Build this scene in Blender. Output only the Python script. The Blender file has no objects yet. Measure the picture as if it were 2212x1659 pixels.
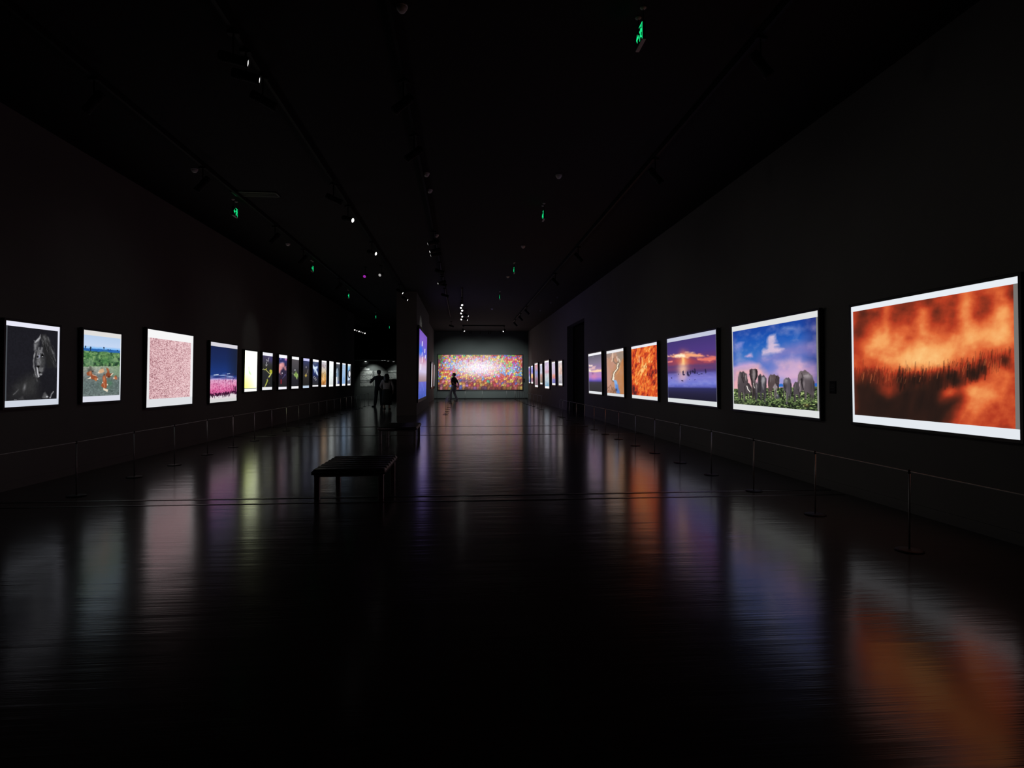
import bpy, bmesh, math, random
import numpy as np
from mathutils import Vector, Matrix

random.seed(7)
scene = bpy.context.scene
COL = scene.collection

# ------------------------------------------------------------------ camera
W, H = 2212, 1659
F = 1300.0                 # focal length in pixels of the 2212 px frame
EYE = 1.33                 # eye height, m
VX, VY = 1000.0, 820.0     # vanishing point of the hall
PSI = math.atan((W / 2 - VX) / F)
S, C = math.sin(PSI), math.cos(PSI)
cam_d = bpy.data.cameras.new('camera')
cam = bpy.data.objects.new('camera', cam_d)
COL.objects.link(cam)
cam.location = (0, 0, EYE)
cam.rotation_euler = (math.pi / 2, 0, -PSI)
cam_d.sensor_width = 36.0
cam_d.lens = 36.0 * F / W
cam_d.shift_y = -(H / 2 - VY) / W
cam_d.clip_start = 0.05
cam_d.clip_end = 200
scene.camera = cam

def on_wall(px, X):
    """Y of the point of the plane x=X seen at column px"""
    k = (px - W / 2) / F
    return X * (C - k * S) / (S + k * C)
def on_front(px, Y):
    """X of the point of the plane y=Y seen at column px"""
    k = (px - W / 2) / F
    return Y * (S + k * C) / (C - k * S)
def dep(X, Y):
    return X * S + Y * C
def zat(py, X, Y):
    return EYE + (VY - py) * dep(X, Y) / F
def at_level(px, py, z):
    """point of the level plane z seen at px, py"""
    zc = F * (EYE - z) / (py - VY)
    xc = (px - W / 2) / F * zc
    return Vector((xc * C + zc * S, -xc * S + zc * C, z))

# hall dimensions (m)
XR, XL = 4.46, -5.45
YFAR, YTEXT, YBACK = 41.1, 42.6, -4.0
ZC = 4.61                 # ceiling
ZLOW = 2.61               # low ceiling over the text wall
XFL = -1.95               # left wall of the far bay
YLEND = on_wall(765, XL)  # end of the left wall
YBULK = 39.2

# ------------------------------------------------------------------ materials
def lin(c):
    c = np.asarray(c, dtype=float)
    if c.max() > 1.0001: c = c / 255.0
    return np.where(c <= 0.04045, c / 12.92, ((c + 0.055) / 1.055) ** 2.4)
MATS = {}
def mat(name, col, rough=0.5, metal=0.0, spec=0.5, emit=None, strength=0.0, noise=0.0, nscale=8.0, bump=0.0):
    if name in MATS: return MATS[name]
    m = bpy.data.materials.new(name); m.use_nodes = True
    nt = m.node_tree; b = nt.nodes['Principled BSDF']
    b.inputs['Base Color'].default_value = (*col, 1)
    b.inputs['Roughness'].default_value = rough
    b.inputs['Metallic'].default_value = metal
    b.inputs['Specular IOR Level'].default_value = spec
    if emit is not None:
        b.inputs['Emission Color'].default_value = (*emit, 1)
        b.inputs['Emission Strength'].default_value = strength
    if noise > 0:
        tc = nt.nodes.new('ShaderNodeTexCoord'); n = nt.nodes.new('ShaderNodeTexNoise')
        n.inputs['Scale'].default_value = nscale; n.inputs['Detail'].default_value = 5
        r = nt.nodes.new('ShaderNodeValToRGB')
        r.color_ramp.elements[0].color = (*[c * (1 - noise) for c in col], 1)
        r.color_ramp.elements[1].color = (*[c * (1 + noise) for c in col], 1)
        nt.links.new(tc.outputs['Object'], n.inputs['Vector'])
        nt.links.new(n.outputs['Fac'], r.inputs['Fac'])
        nt.links.new(r.outputs['Color'], b.inputs['Base Color'])
        if bump > 0:
            bp = nt.nodes.new('ShaderNodeBump'); bp.inputs['Strength'].default_value = bump
            bp.inputs['Distance'].default_value = 0.01
            nt.links.new(n.outputs['Fac'], bp.inputs['Height'])
            nt.links.new(bp.outputs['Normal'], b.inputs['Normal'])
    MATS[name] = m
    return m
def attr_mat(name, emit):
    """colour comes from the mesh's own picture colours; prints get a glow in place of spotlight, printed panels do not"""
    m = bpy.data.materials.new(name); m.use_nodes = True
    nt = m.node_tree; b = nt.nodes['Principled BSDF']
    a = nt.nodes.new('ShaderNodeAttribute'); a.attribute_name = 'Col'
    b.inputs['Roughness'].default_value = 0.55
    b.inputs['Specular IOR Level'].default_value = 0.2
    if emit:
        b.inputs['Base Color'].default_value = (0.02, 0.02, 0.02, 1)
        nt.links.new(a.outputs['Color'], b.inputs['Emission Color'])
        b.inputs['Emission Strength'].default_value = 1.0
    else:
        nt.links.new(a.outputs['Color'], b.inputs['Base Color'])
    return m

M_WALL = mat('dark_wall_paint', (0.15, 0.146, 0.138), 0.75, spec=0.25, noise=0.12, nscale=1.3)
M_FARWALL = mat('grey_green_wall_paint', (0.10, 0.115, 0.112), 0.7, spec=0.25, noise=0.05, nscale=1.0)
M_CEIL = mat('black_ceiling', (0.03, 0.029, 0.03), 0.85, spec=0.2, noise=0.1, nscale=0.8)
M_PRINT = attr_mat('self_lit_print', True)  # emission stands in for spotlight falling on prints and mounts
M_PANEL = attr_mat('printed_panel', False)
M_FRAME = mat('black_frame', (0.012, 0.012, 0.013), 0.35, noise=0.1, nscale=20)
M_BLACK = mat('black_powder_coat', (0.009, 0.009, 0.009), 0.6, spec=0.2, noise=0.15, nscale=30)
M_STEEL = mat('dark_brushed_steel', (0.34, 0.34, 0.33), 0.45, metal=0.85, noise=0.15, nscale=60)
M_CORD = mat('grey_cord', (0.62, 0.62, 0.60), 0.6, noise=0.2, nscale=80)
M_LENS = mat('lit_lens', (0.8, 0.8, 0.8), 0.3, emit=(1, 0.98, 0.96), strength=1.8)
M_LENSDIM = mat('faint_lens', (0.5, 0.5, 0.5), 0.3, emit=(1, 0.98, 0.96), strength=0.35)
M_LENSVIO = mat('violet_lens', (0.3, 0.05, 0.4), 0.3, emit=(0.30, 0.02, 0.36), strength=1.0)
M_WHITEPL = mat('white_plastic', (0.75, 0.75, 0.72), 0.5, noise=0.05, nscale=30)
M_GREEN = mat('green_sign_light', (0.0, 0.3, 0.1), 0.5, emit=(0.01, 0.85, 0.26), strength=1.0)
M_LEATHER = mat('black_leather', (0.010, 0.010, 0.010), 0.42, noise=0.2, nscale=40, bump=0.1)
M_COVER = mat('floor_joint_metal', (0.05, 0.05, 0.05), 0.3, metal=0.6, noise=0.2, nscale=20)
M_CLOTHGREY = mat('grey_cover_cloth', (0.09, 0.09, 0.088), 0.9, noise=0.15, nscale=12)

def floor_mat():
    m = bpy.data.materials.new('dark_gloss_floor'); m.use_nodes = True
    nt = m.node_tree; b = nt.nodes['Principled BSDF']; L = nt.links.new
    tc = nt.nodes.new('ShaderNodeTexCoord')
    mp = nt.nodes.new('ShaderNodeMapping'); mp.inputs['Scale'].default_value = (0.10, 3.0, 1)
    n1 = nt.nodes.new('ShaderNodeTexNoise'); n1.inputs['Scale'].default_value = 1.6; n1.inputs['Detail'].default_value = 4
    n2 = nt.nodes.new('ShaderNodeTexNoise'); n2.inputs['Scale'].default_value = 0.9; n2.inputs['Detail'].default_value = 6
    L(tc.outputs['Object'], mp.inputs['Vector']); L(mp.outputs['Vector'], n1.inputs['Vector'])
    L(tc.outputs['Object'], n2.inputs['Vector'])
    cr = nt.nodes.new('ShaderNodeValToRGB')
    cr.color_ramp.elements[0].color = (0.050, 0.048, 0.047, 1); cr.color_ramp.elements[1].color = (0.070, 0.067, 0.066, 1)
    L(n2.outputs['Fac'], cr.inputs['Fac']); L(cr.outputs['Color'], b.inputs['Base Color'])
    mr = nt.nodes.new('ShaderNodeMapRange'); mr.inputs['To Min'].default_value = 0.155; mr.inputs['To Max'].default_value = 0.185
    L(n2.outputs['Fac'], mr.inputs['Value']); L(mr.outputs['Result'], b.inputs['Roughness'])
    bp = nt.nodes.new('ShaderNodeBump'); bp.inputs['Strength'].default_value = 0.16; bp.inputs['Distance'].default_value = 0.012
    # fine cross ripples left by the trowel: they tilt the surface only along the hall
    mp2 = nt.nodes.new('ShaderNodeMapping'); mp2.inputs['Scale'].default_value = (1.5, 200, 1)
    n3 = nt.nodes.new('ShaderNodeTexNoise'); n3.inputs['Scale'].default_value = 1.0; n3.inputs['Detail'].default_value = 2
    L(tc.outputs['Object'], mp2.inputs['Vector']); L(mp2.outputs['Vector'], n3.inputs['Vector'])
    ma = nt.nodes.new('ShaderNodeMath'); ma.operation = 'MULTIPLY_ADD'; ma.inputs[1].default_value = 0.18; ma.inputs[2].default_value = -0.09
    L(n3.outputs['Fac'], ma.inputs[0])
    cx = nt.nodes.new('ShaderNodeCombineXYZ'); L(ma.outputs[0], cx.inputs['Y'])
    ge = nt.nodes.new('ShaderNodeNewGeometry')
    va = nt.nodes.new('ShaderNodeVectorMath'); va.operation = 'ADD'; L(ge.outputs['Normal'], va.inputs[0]); L(cx.outputs[0], va.inputs[1])
    vn = nt.nodes.new('ShaderNodeVectorMath'); vn.operation = 'NORMALIZE'; L(va.outputs[0], vn.inputs[0])
    L(vn.outputs[0], bp.inputs['Normal'])
    L(n1.outputs['Fac'], bp.inputs['Height']); L(bp.outputs['Normal'], b.inputs['Normal'])
    b.inputs['IOR'].default_value = 1.34
    return m
M_FLOOR = floor_mat()

# ------------------------------------------------------------------ mesh builder
class MB:
    def __init__(s): s.v = []; s.f = []; s.sm = []
    def add(s, vs, fs, smooth=False):
        o = len(s.v); s.v += [tuple(p) for p in vs]
        for f in fs: s.f.append([i + o for i in f]); s.sm.append(smooth)
        return s
    def box(s, x0, x1, y0, y1, z0, z1):
        vs = [(x0, y0, z0), (x1, y0, z0), (x1, y1, z0), (x0, y1, z0), (x0, y0, z1), (x1, y0, z1), (x1, y1, z1), (x0, y1, z1)]
        return s.add(vs, [(3, 2, 1, 0), (4, 5, 6, 7), (0, 1, 5, 4), (1, 2, 6, 5), (2, 3, 7, 6), (3, 0, 4, 7)])
    def lathe(s, prof, n=24, axis='z', at=(0, 0, 0)):
        """prof: (r, h) pairs, closed with caps at both ends"""
        vs = []; fs = []
        for r, h in prof:
            for i in range(n):
                a = 2 * math.pi * i / n
                p = (r * math.cos(a), r * math.sin(a), h)
                if axis == 'y': p = (p[0], h, -p[1])
                if axis == 'x': p = (h, p[0], p[1])
                vs.append((p[0] + at[0], p[1] + at[1], p[2] + at[2]))
        for k in range(len(prof) - 1):
            for i in range(n):
                j = (i + 1) % n
                fs.append((k * n + i, k * n + j, (k + 1) * n + j, (k + 1) * n + i))
        fs.append(tuple(range(n - 1, -1, -1))); fs.append(tuple((len(prof) - 1) * n + i for i in range(n)))
        return s.add(vs, fs, True)
    def tube(s, pts, r, n=8):
        pts = [Vector(p) for p in pts]; vs = []; fs = []
        rr = r if isinstance(r, (list, tuple)) else [r] * len(pts)
        up = Vector((0, 0, 1))
        for k, p in enumerate(pts):
            d = (pts[min(k + 1, len(pts) - 1)] - pts[max(k - 1, 0)]).normalized()
            a = d.cross(up)
            if a.length < 1e-4: a = Vector((1, 0, 0))
            a.normalize(); b = a.cross(d).normalized()
            for i in range(n):
                t = 2 * math.pi * i / n
                vs.append(p + a * (rr[k] * math.cos(t)) + b * (rr[k] * math.sin(t)))
        for k in range(len(pts) - 1):
            for i in range(n):
                j = (i + 1) % n
                fs.append((k * n + j, k * n + i, (k + 1) * n + i, (k + 1) * n + j))
        fs.append(tuple(range(n))); fs.append(tuple((len(pts) - 1) * n + i for i in range(n - 1, -1, -1)))
        return s.add(vs, fs, True)
    def ell(s, c, r, n=16, m=10):
        prof = []
        vs = []; fs = []
        for k in range(m + 1):
            t = -math.pi / 2 + math.pi * k / m
            for i in range(n):
                a = 2 * math.pi * i / n
                vs.append((c[0] + r[0] * math.cos(t) * math.cos(a), c[1] + r[1] * math.cos(t) * math.sin(a), c[2] + r[2] * math.sin(t)))
        for k in range(m):
            for i in range(n):
                j = (i + 1) % n
                fs.append((k * n + i, k * n + j, (k + 1) * n + j, (k + 1) * n + i))
        return s.add(vs, fs, True)
    def mesh(s, name):
        me = bpy.data.meshes.new(name); me.from_pydata(s.v, [], s.f); me.update()
        me.polygons.foreach_set('use_smooth', s.sm)
        bm = bmesh.new(); bm.from_mesh(me); bmesh.ops.recalc_face_normals(bm, faces=bm.faces); bm.to_mesh(me); bm.free()
        return me
    def build(s, name, m, parent=None, bevel=0.0, loc=None):
        o = bpy.data.objects.new(name, s.mesh(name)); COL.objects.link(o)
        o.data.materials.append(m)
        if parent: o.parent = parent
        if loc is not None: o.location = loc
        if bevel > 0:
            bv = o.modifiers.new('bevel', 'BEVEL'); bv.width = bevel; bv.segments = 2; bv.limit_method = 'ANGLE'
        return o

def tag(o, label, cat, group=None, kind=None):
    if label: o['label'] = label
    if cat: o['category'] = cat
    if group: o['group'] = group
    if kind: o['kind'] = kind
    return o
def thing(name, label, cat, loc=(0, 0, 0), rot=(0, 0, 0), group=None):
    o = bpy.data.objects.new(name, None); COL.objects.link(o)
    o.empty_display_size = 0.1
    o.location = loc; o.rotation_euler = rot
    return tag(o, label, cat, group)
def struct(name, mb, m, bevel=0.0):
    o = mb.build(name, m, bevel=bevel); o['kind'] = 'structure'; return o
def dup(root, loc, rot, label, group=None):
    r = root.copy(); COL.objects.link(r); r.location = loc; r.rotation_euler = rot
    r['label'] = label
    if group: r['group'] = group
    def kids(a, b):
        for ch in a.children:
            c = ch.copy(); COL.objects.link(c); c.parent = b
            kids(ch, c)
    kids(root, r)
    return r
ORD = ['nearest', 'second', 'third', 'fourth', 'fifth', 'sixth', 'seventh', 'eighth', 'ninth', 'tenth', 'eleventh', 'twelfth',
       'thirteenth', 'fourteenth', 'fifteenth', 'sixteenth', 'seventeenth', 'eighteenth', 'nineteenth', 'twentieth', 'twenty-first', 'twenty-second', 'twenty-third', 'twenty-fourth']

# ------------------------------------------------------------------ the setting
YD0, YD1 = on_wall(1262, XR), on_wall(1225, XR)      # dark opening in the right wall
ZD = zat(697, XR, (YD0 + YD1) / 2)
struct('floor', MB().box(-10, XR + 2.2, YBACK - .2, YTEXT + .3, -0.2, 0), M_FLOOR)
struct('ceiling', MB().box(-10, XR + 2.2, YBACK - .2, YTEXT + .3, ZC, ZC + .2), M_CEIL)
w = MB().box(XR, XR + .25, YBACK, YD0, 0, ZC).box(XR, XR + .25, YD1, YFAR + .2, 0, ZC).box(XR, XR + .25, YD0, YD1, ZD, ZC)
struct('wall_right', w, M_WALL)
w = MB().box(XR + 1.9, XR + 2.1, YD0 - .3, YD1 + .3, 0, ZC).box(XR + .25, XR + 1.9, YD0 - .3, YD0 - .1, 0, ZC).box(XR + .25, XR + 1.9, YD1 + .1, YD1 + .3, 0, ZC)
struct('wall_recess', w, M_WALL)
struct('wall_left', MB().box(XL - .3, XL, YBACK, YLEND, 0, ZC), M_WALL)
struct('wall_back', MB().box(-10, XR + .25, YBACK - .2, YBACK, 0, ZC), M_WALL)
struct('wall_far', MB().box(XFL - .3, XR, YFAR, YFAR + .25, 0, ZC), M_FARWALL)
struct('wall_far_left', MB().box(XFL - .3, XFL, 33.0, YFAR, 0, ZC), M_WALL)
PX0, PX1 = -2.46, -1.72
PY0, PY1 = 22.65, on_wall(927, PX1)
struct('wall_partition', MB().box(PX0, PX1, PY0, PY1, 0, ZC), M_WALL)
struct('wall_text', MB().box(-10, XFL - .3, YTEXT, YTEXT + .25, 0, ZLOW), M_FARWALL)
struct('wall_outer_left', MB().box(-10, -9.8, YBACK, YTEXT, 0, ZC), M_WALL)
struct('wall_bulkhead', MB().box(-9.8, XFL - .3, YBULK, YTEXT + .25, ZLOW, ZC), M_CEIL)
# floor joint covers crossing the hall
for i, (py, wd, x0, x1) in enumerate([(1070.5, .05, XL + .05, XR - .05), (1081.5, .035, XL + .05, XR - .05), (939.5, .07, XL + .05, XR - .05), (921, .07, XL + .05, XR - .05)]):
    y = at_level(1000, py, 0).y
    struct('trim_%d' % (i + 1), MB().box(x0, x1, y - wd / 2, y + wd / 2, 0.0, 0.004), M_COVER, bevel=0.002)
# skirtings
struct('baseboard_right', MB().box(XR - .012, XR, YBACK, YD0, 0, .1).box(XR - .012, XR, YD1, YFAR, 0, .1), M_WALL)
struct('baseboard_left', MB().box(XL, XL + .012, YBACK, YLEND, 0, .1), M_WALL)
struct('baseboard_far', MB().box(XFL, XR, YFAR - .012, YFAR, 0, .08), M_BLACK)

# ------------------------------------------------------------------ painter for the printed pictures
def hom(dst):
    """homography taking (0,0),(1,0),(1,1),(0,1) to dst"""
    A = []; b = []
    for (u, v), (x, y) in zip([(0, 0), (1, 0), (1, 1), (0, 1)], dst):
        A.append([u, v, 1, 0, 0, 0, -u * x, -v * x]); b.append(x)
        A.append([0, 0, 0, u, v, 1, -u * y, -v * y]); b.append(y)
    h = np.linalg.solve(np.array(A, float), np.array(b, float))
    return np.append(h, 1).reshape(3, 3)
def vnoise(x, y, seed, octaves=4, gain=0.5):
    rs = np.random.RandomState(seed); out = np.zeros_like(x); amp = 1.0; tot = 0.0
    x = x - x.min(); y = y - y.min()
    for o in range(octaves):
        T = rs.rand(256, 256)
        xi = np.floor(x).astype(int); yi = np.floor(y).astype(int)
        fx = x - xi; fy = y - yi
        fx = fx * fx * (3 - 2 * fx); fy = fy * fy * (3 - 2 * fy)
        a = T[yi % 256, xi % 256]; b = T[yi % 256, (xi + 1) % 256]
        c = T[(yi + 1) % 256, xi % 256]; d = T[(yi + 1) % 256, (xi + 1) % 256]
        out += amp * ((a * (1 - fx) + b * fx) * (1 - fy) + (c * (1 - fx) + d * fx) * fy)
        tot += amp; amp *= gain; x = x * 2 + 17.3; y = y * 2 + 9.7
    return out / tot
class Pic:
    """colours of a print on an nx x ny grid, painted in sRGB 0..255"""
    def __init__(s, nx, ny, corners=((0, 0), (1, 0), (1, 1), (0, 1))):
        s.nx, s.ny = nx, ny
        s.u, s.v = np.meshgrid(np.linspace(0, 1, nx), np.linspace(0, 1, ny))
        h = hom(corners); w_ = h[2, 0] * s.u + h[2, 1] * s.v + h[2, 2]
        s.X = (h[0, 0] * s.u + h[0, 1] * s.v + h[0, 2]) / w_
        s.Y = (h[1, 0] * s.u + h[1, 1] * s.v + h[1, 2]) / w_
        s.px, s.py = s.X, s.Y
        s.c = np.zeros((ny, nx, 3))
    def mix(s, m, col):
        m = np.clip(m, 0, 1)[..., None]; s.c = s.c * (1 - m) + np.asarray(col, float) * m
    def stops(s, st, t=None):
        t = s.v if t is None else t
        xs = [a for a, _ in st]
        for k in range(3): s.c[..., k] = np.interp(t, xs, [c[k] for _, c in st])
    def ramp(s, t, st):
        xs = [a for a, _ in st]
        return np.stack([np.interp(t, xs, [c[k] for _, c in st]) for k in range(3)], -1)
    def dist(s, pts, closed):
        d = np.full(s.X.shape, 1e9); n = len(pts)
        for i in range(n if closed else n - 1):
            ax, ay = pts[i]; bx, by = pts[(i + 1) % n]
            ex, ey = bx - ax, by - ay; L2 = ex * ex + ey * ey + 1e-9
            t = np.clip(((s.X - ax) * ex + (s.Y - ay) * ey) / L2, 0, 1)
            d = np.minimum(d, np.hypot(s.X - ax - t * ex, s.Y - ay - t * ey))
        return d
    def poly(s, pts, col, a=1.0, soft=6.0):
        ins = np.zeros(s.X.shape, bool); n = len(pts)
        for i in range(n):
            ax, ay = pts[i]; bx, by = pts[(i + 1) % n]
            if ay == by: continue
            c = ((ay > s.Y) != (by > s.Y)) & (s.X < (bx - ax) * (s.Y - ay) / (by - ay) + ax)
            ins ^= c
        d = s.dist(pts, True); sd = np.where(ins, d, -d)
        s.mix(a * np.clip(sd / soft * .5 + .5, 0, 1), col)
    def stroke(s, pts, w_, col, a=1.0, soft=5.0):
        s.mix(a * np.clip((w_ / 2 - s.dist(pts, False)) / soft + .5, 0, 1), col)
    def blob(s, x, y, rx, ry, col, a=1.0, ang=0.0):
        s.mix(a * s.g(x, y, rx, ry, ang), col)
    def g(s, x, y, rx, ry, ang=0.0):
        ca, sa = math.cos(ang), math.sin(ang); dx, dy = s.X - x, s.Y - y
        return np.exp(-(((dx * ca + dy * sa) / rx) ** 2 + ((-dx * sa + dy * ca) / ry) ** 2))
    def disc(s, x, y, rx, ry, col, a=1.0, soft=0.25, ang=0.0):
        ca, sa = math.cos(ang), math.sin(ang); dx, dy = s.X - x, s.Y - y
        r = np.sqrt(((dx * ca + dy * sa) / rx) ** 2 + ((-dx * sa + dy * ca) / ry) ** 2)
        s.mix(a * np.clip((1 - r) / soft + .5, 0, 1), col)
    def noise(s, sx, sy, seed, o=4):
        return vnoise(s.u * sx, s.v * sy, seed, o)
    def linear(s, gain=1.0):
        return lin(np.clip(s.c, 0, 255) / 255.0) * gain

def grid_object(name, arr, x0, x1, z0, z1, y, m, parent):
    ny, nx = arr.shape[:2]
    xs = np.linspace(x0, x1, nx); zs = np.linspace(z1, z0, ny)
    gx, gz = np.meshgrid(xs, zs)
    co = np.stack([gx, np.full_like(gx, y), gz], -1).reshape(-1, 3)
    idx = np.arange(nx * ny).reshape(ny, nx)
    q = np.stack([idx[1:, :-1], idx[1:, 1:], idx[:-1, 1:], idx[:-1, :-1]], -1).reshape(-1, 4)
    me = bpy.data.meshes.new(name)
    me.vertices.add(len(co)); me.vertices.foreach_set('co', co.ravel())
    me.loops.add(q.size); me.loops.foreach_set('vertex_index', q.ravel())
    me.polygons.add(len(q)); me.polygons.foreach_set('loop_start', np.arange(0, q.size, 4))
    me.update(calc_edges=True)
    ca = me.color_attributes.new('Col', 'FLOAT_COLOR', 'POINT')
    rgba = np.concatenate([arr.reshape(-1, 3), np.ones((nx * ny, 1))], 1)
    ca.data.foreach_set('color', rgba.ravel())
    me.materials.append(m)
    o = bpy.data.objects.new(name, me); COL.objects.link(o); o.parent = parent
    return o
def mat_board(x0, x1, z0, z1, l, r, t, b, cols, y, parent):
    """white mount around the print, light and shade put into its strip colours: top, bottom, left, right strips, 4 mm thick"""
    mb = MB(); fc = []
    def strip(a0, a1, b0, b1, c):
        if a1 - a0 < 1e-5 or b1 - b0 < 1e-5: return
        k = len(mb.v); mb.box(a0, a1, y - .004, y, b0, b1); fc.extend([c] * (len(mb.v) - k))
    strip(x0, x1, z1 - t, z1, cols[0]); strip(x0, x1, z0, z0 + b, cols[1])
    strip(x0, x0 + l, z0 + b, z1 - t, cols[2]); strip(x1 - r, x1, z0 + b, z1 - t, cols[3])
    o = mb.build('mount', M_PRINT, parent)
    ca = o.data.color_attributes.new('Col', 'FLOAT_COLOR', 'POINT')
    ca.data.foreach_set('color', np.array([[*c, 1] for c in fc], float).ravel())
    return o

LEAN = math.radians(1.0)
FD = 0.05   # frame depth
def framed(label, side, corners, ins, paint, white=(233, 237, 243), cols=None, gain=1.0, lean=LEAN, res=1.25, frame_w=0.03, X=None, hdr=None, vbottom=None):
    """corners: TL TR BL BR of the bright field as measured on the photograph; ins: l r t b as fractions of the field"""
    (tlx, tly), (trx, try_), (blx, bly), (brx, bry) = corners
    sg = 1 if side == 'R' else -1
    if side == 'F':
        Yp = YFAR - FD * .8
        xa, xb = on_front(blx, Yp), on_front(brx, Yp)
        z0 = (zat(bly, xa, Yp) + zat(bry, xb, Yp)) / 2; z1 = (zat(tly, xa, Yp) + zat(try_, xb, Yp)) / 2
        wd = xb - xa; base = Vector(((xa + xb) / 2, YFAR - .004, z0)); rz = 0.0
    else:
        Xw = X if X is not None else (XR if side == 'R' else XL)
        Xp = Xw - sg * FD * .8
        ya, yb = on_wall(blx, Xp), on_wall(brx, Xp)
        z0 = (zat(bly, Xp, ya) + zat(bry, Xp, yb)) / 2
        Xt = Xp - sg * lean * 1.3
        z1 = (zat(tly, Xt, ya) + zat(try_, Xt, yb)) / 2
        wd = abs(yb - ya); base = Vector((Xw - sg * .004, (ya + yb) / 2, z0)); rz = -sg * math.pi / 2
    hgt = z1 - z0
    root = thing('framed_photograph', label, 'picture', base, (lean, 0, rz))
    l, r, t, b = ins[0] * wd, ins[1] * wd, ins[2] * hgt, ins[3] * hgt
    x0, x1 = -wd / 2, wd / 2; fw = frame_w
    fr = MB()
    fr.box(x0 - fw, x0, -FD, 0, -fw, hgt + fw).box(x1, x1 + fw, -FD, 0, -fw, hgt + fw)
    fr.box(x0, x1, -FD, 0, -fw, 0).box(x0, x1, -FD, 0, hgt, hgt + fw).box(x0, x1, -.012, 0, 0, hgt)
    fr.build('frame', M_FRAME, root, bevel=.003)
    wl = lin(np.array(white) / 255.0)
    if cols is None: cols = [wl, wl, wl * .9, wl * .9]
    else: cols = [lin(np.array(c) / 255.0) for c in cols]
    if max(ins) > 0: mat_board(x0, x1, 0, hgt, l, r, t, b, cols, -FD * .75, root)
    # print: corners of the print on the photograph
    def lerp(p, q, k): return (p[0] + (q[0] - p[0]) * k, p[1] + (q[1] - p[1]) * k)
    # perspective-correct corner positions
    hm = hom([(tlx, tly), (trx, try_), (brx, bry), (blx, bly)])
    def pj(u, v):
        q = hm @ np.array([u, v, 1.0]); return (q[0] / q[2], q[1] / q[2])
    pc = [pj(ins[0], ins[2]), pj(1 - ins[1], ins[2]), pj(1 - ins[1], 1 - ins[3]), pj(ins[0], 1 - ins[3])]
    pw = abs(brx - blx); ph = max(bly - tly, bry - try_)
    P = Pic(int(max(14, pw * res)), int(max(30, ph * min(res, 1.6))), pc)
    paint(P)
    arr = P.linear(gain)
    if hdr: arr = hdr(P, arr)
    grid_object('print', arr, x0 + l, x1 - r, b, hgt - t, -FD * .75 - .002, M_PRINT, root)
    return root

def V(P, ox, oy, s, warp=0, wl=60, seed=1):      # paint in the coordinates of an enlarged detail, edges roughened by warp
    P.X = (P.px - ox) * s; P.Y = (P.py - oy) * s
    if warp:
        a, b = P.X / wl, P.Y / wl
        dx, dy = vnoise(a, b, seed, 4) - .5, vnoise(a, b, seed + 50, 4) - .5
        P.X = P.X + dx * 2 * warp; P.Y = P.Y + dy * 2 * warp

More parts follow.
